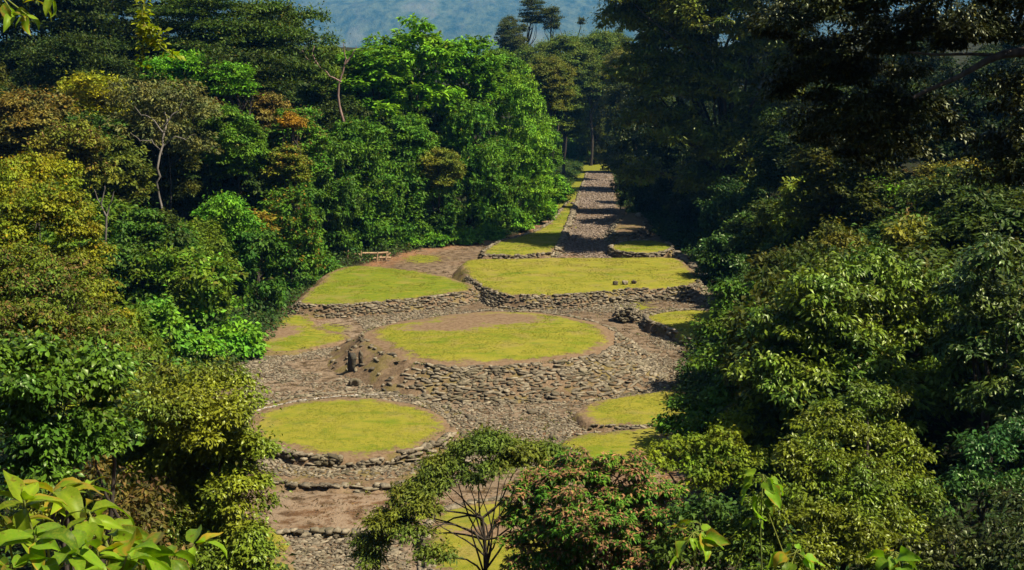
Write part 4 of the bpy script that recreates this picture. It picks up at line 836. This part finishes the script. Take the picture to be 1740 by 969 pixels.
def whorl_plant(label, whorls, root_px, name, cat, color, heart=False, stemr=.012, mat='leaf_big', seed=0, hang=None, group=None):
    """whorls: (u, v, Y, leaf count, leaf length, up-tilt)"""
    rg = np.random.default_rng(400 + seed); rp = at(*root_px); zg = float(terr(rp[0:1], rp[1:2])[0]); o = np.array([rp[0], rp[1], zg]) if hang is None else at(*hang)
    root = thing(name, label, cat, o, 0, group); Vs, Fs, T, A, base = [], [], [], [], 0; st = MB(); fork = np.array([rp[0], rp[1], zg]) if hang is None else at(*hang)
    for (u, v, Y, k, L, tilt) in whorls:
        c = at(u, v, Y); P = curve(fork, c, 8, .04, rg, .03); st.add(*tube(P, np.linspace(stemr * 1.6, stemr * .6, 8), 6)); a0 = rg.uniform(0, 6.28)
        for j in range(k):
            a = a0 + j * 2.4 + rg.normal(0, .25); e = tilt + rg.normal(0, .40) - .10 * (j % 3); d = np.array([math.cos(a), math.sin(a), e]); pc = c + d * L * .05 - np.array([0, 0, .03 * j * L]); l = L * rg.uniform(.5, 1.25)
            nrm_ = np.array([-math.cos(a) * e, -math.sin(a) * e, 1.0]) + rg.normal(0, .45, 3)
            if heart: q = pc + d / np.linalg.norm(d) * l * .45; st.add(*tube(curve(c, q, 4, .05, rg), [stemr * .4] * 4, 4)); pc = q
            V, F = blade(pc, d, nrm_, l, l * (.80 if heart else .40) * rg.uniform(.85, 1.15), rg.uniform(.3, 1.7), heart); Vs.append(V); Fs.append(F + base); base += len(V); T += list(np.clip(rg.normal(.48, .27) + np.tile([-.04, 0, .22, 0, -.04], len(V) // 5) + rg.normal(0, .05, len(V)), 0, 1)); A += list(np.clip(rg.random() + rg.normal(0, .10, len(V)) + .18 * np.tile([-1, .3, .5, .3, -1], len(V) // 5), 0, 1))
    f = mesh('foliage', np.concatenate(Vs) - o, np.concatenate(Fs), M[mat], root, attrs={'tint': T, 'alt': A}, smooth=True); f.color = (*color, 1)
    st.build('stem', M['stem_green'], root, off=o); return root
whorl_plant('big leaved shrub with glowing yellow green leaves in the bottom left corner', [(40, 850, 7.2, 7, .30, .35), (95, 835, 7.8, 7, .30, .45), (150, 870, 7.3, 8, .31, .3), (60, 910, 6.8, 8, .30, .25), (190, 900, 7.6, 7, .30, .3), (120, 940, 6.8, 8, .30, .25), (20, 960, 6.6, 7, .28, .3), (230, 930, 7.3, 7, .30, .25), (200, 975, 6.9, 8, .30, .2), (90, 985, 6.5, 7, .28, .3), (10, 890, 7.4, 6, .28, .3), (150, 830, 8.6, 5, .28, .5), (165, 935, 7.0, 7, .30, .2), (70, 870, 7.8, 6, .36, .6), (215, 945, 7.0, 5, .36, .4), (255, 935, 7.4, 5, .34, .5)], (110, 1050, 7.3), 'broad_leaved_shrub', 'shrub', (.125, .205, .010), seed=1)
whorl_plant('smaller sprig of pale broad leaves right of the big leaved corner shrub', [(290, 945, 7.6, 6, .29, .35), (330, 925, 8.0, 5, .26, .5), (270, 985, 7.2, 6, .28, .25), (335, 985, 7.4, 6, .26, .3)], (300, 1060, 7.6), 'broad_leaved_shrub', 'shrub', (.12, .20, .010), seed=2)
whorl_plant('heart leaved sapling glowing beside the orange flowering tree', [(1178, 905, 11.5, 14, .20, -.2), (1190, 890, 11.6, 4, .22, .1)], (1178, 1040, 11.5), 'heart_leaved_sapling', 'sapling', (.15, .26, .014), True, .010, seed=3)
whorl_plant('tallest heart leaved sapling, on a thin brown stem with one yellowing leaf', [(1296, 806, 11.5, 9, .24, -.3), (1292, 836, 11.5, 4, .20, -.7), (1283, 878, 11.6, 5, .12, -.2)], (1322, 1010, 11.5), 'heart_leaved_sapling', 'sapling', (.15, .26, .014), True, .009, seed=4)
whorl_plant('heart leaved sapling at the bottom edge right of the tallest one', [(1352, 938, 11.0, 12, .19, -.2)], (1352, 1050, 11), 'heart_leaved_sapling', 'sapling', (.13, .24, .014), True, .010, seed=5)
whorl_plant('shaded heart leaved sapling, farthest right at the bottom edge', [(1520, 938, 11.5, 12, .20, -.2)], (1520, 1050, 11.5), 'heart_leaved_sapling', 'sapling', (.09, .18, .014), True, .010, seed=6)
whorl_plant('hanging twig of bright leaves in the top left corner', [(20, 20, 9, 5, .16, -.1), (60, -2, 9, 4, .16, 0), (45, 25, 9.1, 4, .13, -.2), (85, -6, 9, 3, .14, -.1), (5, 5, 9, 3, .15, -.3)], (-300, 100, 9), 'hanging_twig', 'twig', (.13, .22, .014), False, .008, seed=7, hang=(-60, -60, 9))
# dangling vine
hv = thing('hanging_vine', 'thin yellow green vine dangling from above at the top left', 'vine', at(262, -60, 10)); o = np.array(hv.location); st = MB(); rg = np.random.default_rng(8); Lv = []
for pts in [[(262, -60), (246, 0), (240, 40), (243, 75), (242, 112)], [(243, 30), (254, 55), (262, 68), (280, 85), (300, 96)], [(240, 60), (252, 50), (272, 60)]]:
    P = catmull(np.array([at(u, v, 10) for u, v in pts]), 8, False)[:-8]; st.add(*tube(P - o, np.linspace(.007, .003, len(P)), 5))
    for p in P: Lv.append([*p, .035])
st.build('stem', M['stem_green'], hv)
V, F, T, A = leaves_on(np.array(Lv), 4, .055, .03, rg, .9); f = mesh('foliage', V - o, F, M['leaf_big'], hv, attrs={'tint': T, 'alt': A}); f.color = (.22, .26, .015, 1)

# ---- weeds creeping over rims and paving: too many to count
rg = np.random.default_rng(6); Ws = []
for bb, poly, fn in PLAT:
    n = int(np.linalg.norm(np.roll(poly, -1, 0) - poly, axis=1).sum() * 1.1); i = rg.integers(0, len(poly), n); q = poly[i] + rg.normal(0, .45, (n, 2)); m = (fbm(q[:, 0] * .3, q[:, 1] * .3, 71) > -.02) & (sdist(poly, q[:, 0], q[:, 1]) < .45); Ws.append(q[m])
px = np.array(FLOOR, float); pf = gp(px[:, 0], px[:, 1], 0)[:, :2]; q = np.stack([rg.uniform(pf[:, 0].min(), pf[:, 0].max(), 900), rg.uniform(pf[:, 1].min(), pf[:, 1].max(), 900)], -1); q = q[(sdist(pf, q[:, 0], q[:, 1]) > 0) & (fbm(q[:, 0] * .2, q[:, 1] * .2, 73) > .03)]; q = q[surf(q[:, 0], q[:, 1]) < terr(q[:, 0], q[:, 1]) + .12]; Ws.append(q)
q = np.concatenate(Ws); cl = np.stack([q[:, 0], q[:, 1], surf(q[:, 0], q[:, 1]) + .04, .10 + .14 * rg.random(len(q)) ** 2], -1)
V, F, T, A = leaves_on(cl, 16, .13, .05, rg, .6, droop=-.2); wd = mesh('weeds', V, F, M['leaf'], attrs={'tint': T, 'alt': A}); wd.color = (.10, .115, .014, 1)
tag(wd, 'small weeds creeping along the stone rims and paving', 'weeds', kind='stuff')

# ---- short turf of the lawns: blades without number
rg = np.random.default_rng(9); Gs = []
for poly, zf_, ring, dry in LAWN:
    lo, hi = poly.min(0), poly.max(0); n = int(np.prod(hi - lo) * np.clip(60 * (75 / poly[:, 1].mean()) ** 2.2, 6, 60)); q = rg.uniform(lo, hi, (n, 2)); d = sdist(poly, q[:, 0], q[:, 1]) + 1.3 * fbm(q[:, 0] * .7, q[:, 1] * .7, 81)
    m = (d > ring - .1) & (fbm(q[:, 0] * .45, q[:, 1] * .45, 83) > -.05); q = q[m]
    if dry is not None: q = q[dry(q[:, 0], q[:, 1]) + .5 * fbm(q[:, 0] * .6, q[:, 1] * .6, 85) < .42]
    Gs.append(np.stack([q[:, 0], q[:, 1], zf_(q[:, 0], q[:, 1]) + .01], -1))
P = np.concatenate(Gs); m = 4; P = np.repeat(P, m, 0); n = len(P); P[:, :2] += rg.normal(0, .04, (n, 2)); sc = np.clip(P[:, 1] / 75, .8, 2.2)
V, F, k = leaf_geo(P, np.stack([rg.normal(0, 1, n), rg.normal(0, 1, n), .7 * np.ones(n)], -1), rg.normal(0, 1, (n, 3)) + [0, 0, .9], (.036 * sc * rg.uniform(.5, 1.5, n)), .020 * sc)
tn = np.repeat(np.clip(.5 + 1.1 * fbm(P[:, 0] * .35, P[:, 1] * .35, 87) + rg.normal(0, .14, n), 0, 1), k)
tf = mesh('grass', V, F, M['leaf'], attrs={'tint': tn, 'alt': np.repeat(rg.random(n), k)}); tf.color = (.180, .190, .016, 1)
tag(tf, 'short yellow green turf growing on the lawns and mounds', 'grass', kind='stuff')

# ---- dead leaves lying on bare soil and paving: without number
q = np.stack([rg.uniform(-22, 22, 9000), rg.uniform(46, 165, 9000)], -1); q = q[(q[:, 0] > np.interp(q[:, 1], EL[:, 0], EL[:, 1]) - .5) & (q[:, 0] < np.interp(q[:, 1], ER[:, 0], ER[:, 1]) + .5) & (fbm(q[:, 0] * .3, q[:, 1] * .3, 95) > -.06)]; q = q[surf(q[:, 0], q[:, 1]) < terr(q[:, 0], q[:, 1]) + .12]
cl = np.stack([q[:, 0], q[:, 1], surf(q[:, 0], q[:, 1]) + .03, .12 + .5 * rg.random(len(q))], -1); V, F, T, A = leaves_on(cl, 6, .13, .07, rg, .05)
ll = mesh('leaf_litter', V, F, M['leaf_dry'], attrs={'tint': T, 'alt': A}); ll.color = (.10, .065, .028, 1); tag(ll, 'dead brown leaves littered over the soil and paving', 'leaf litter', kind='stuff')

print('leaves', NLEAF[0], 'meshes', len(CACHE))
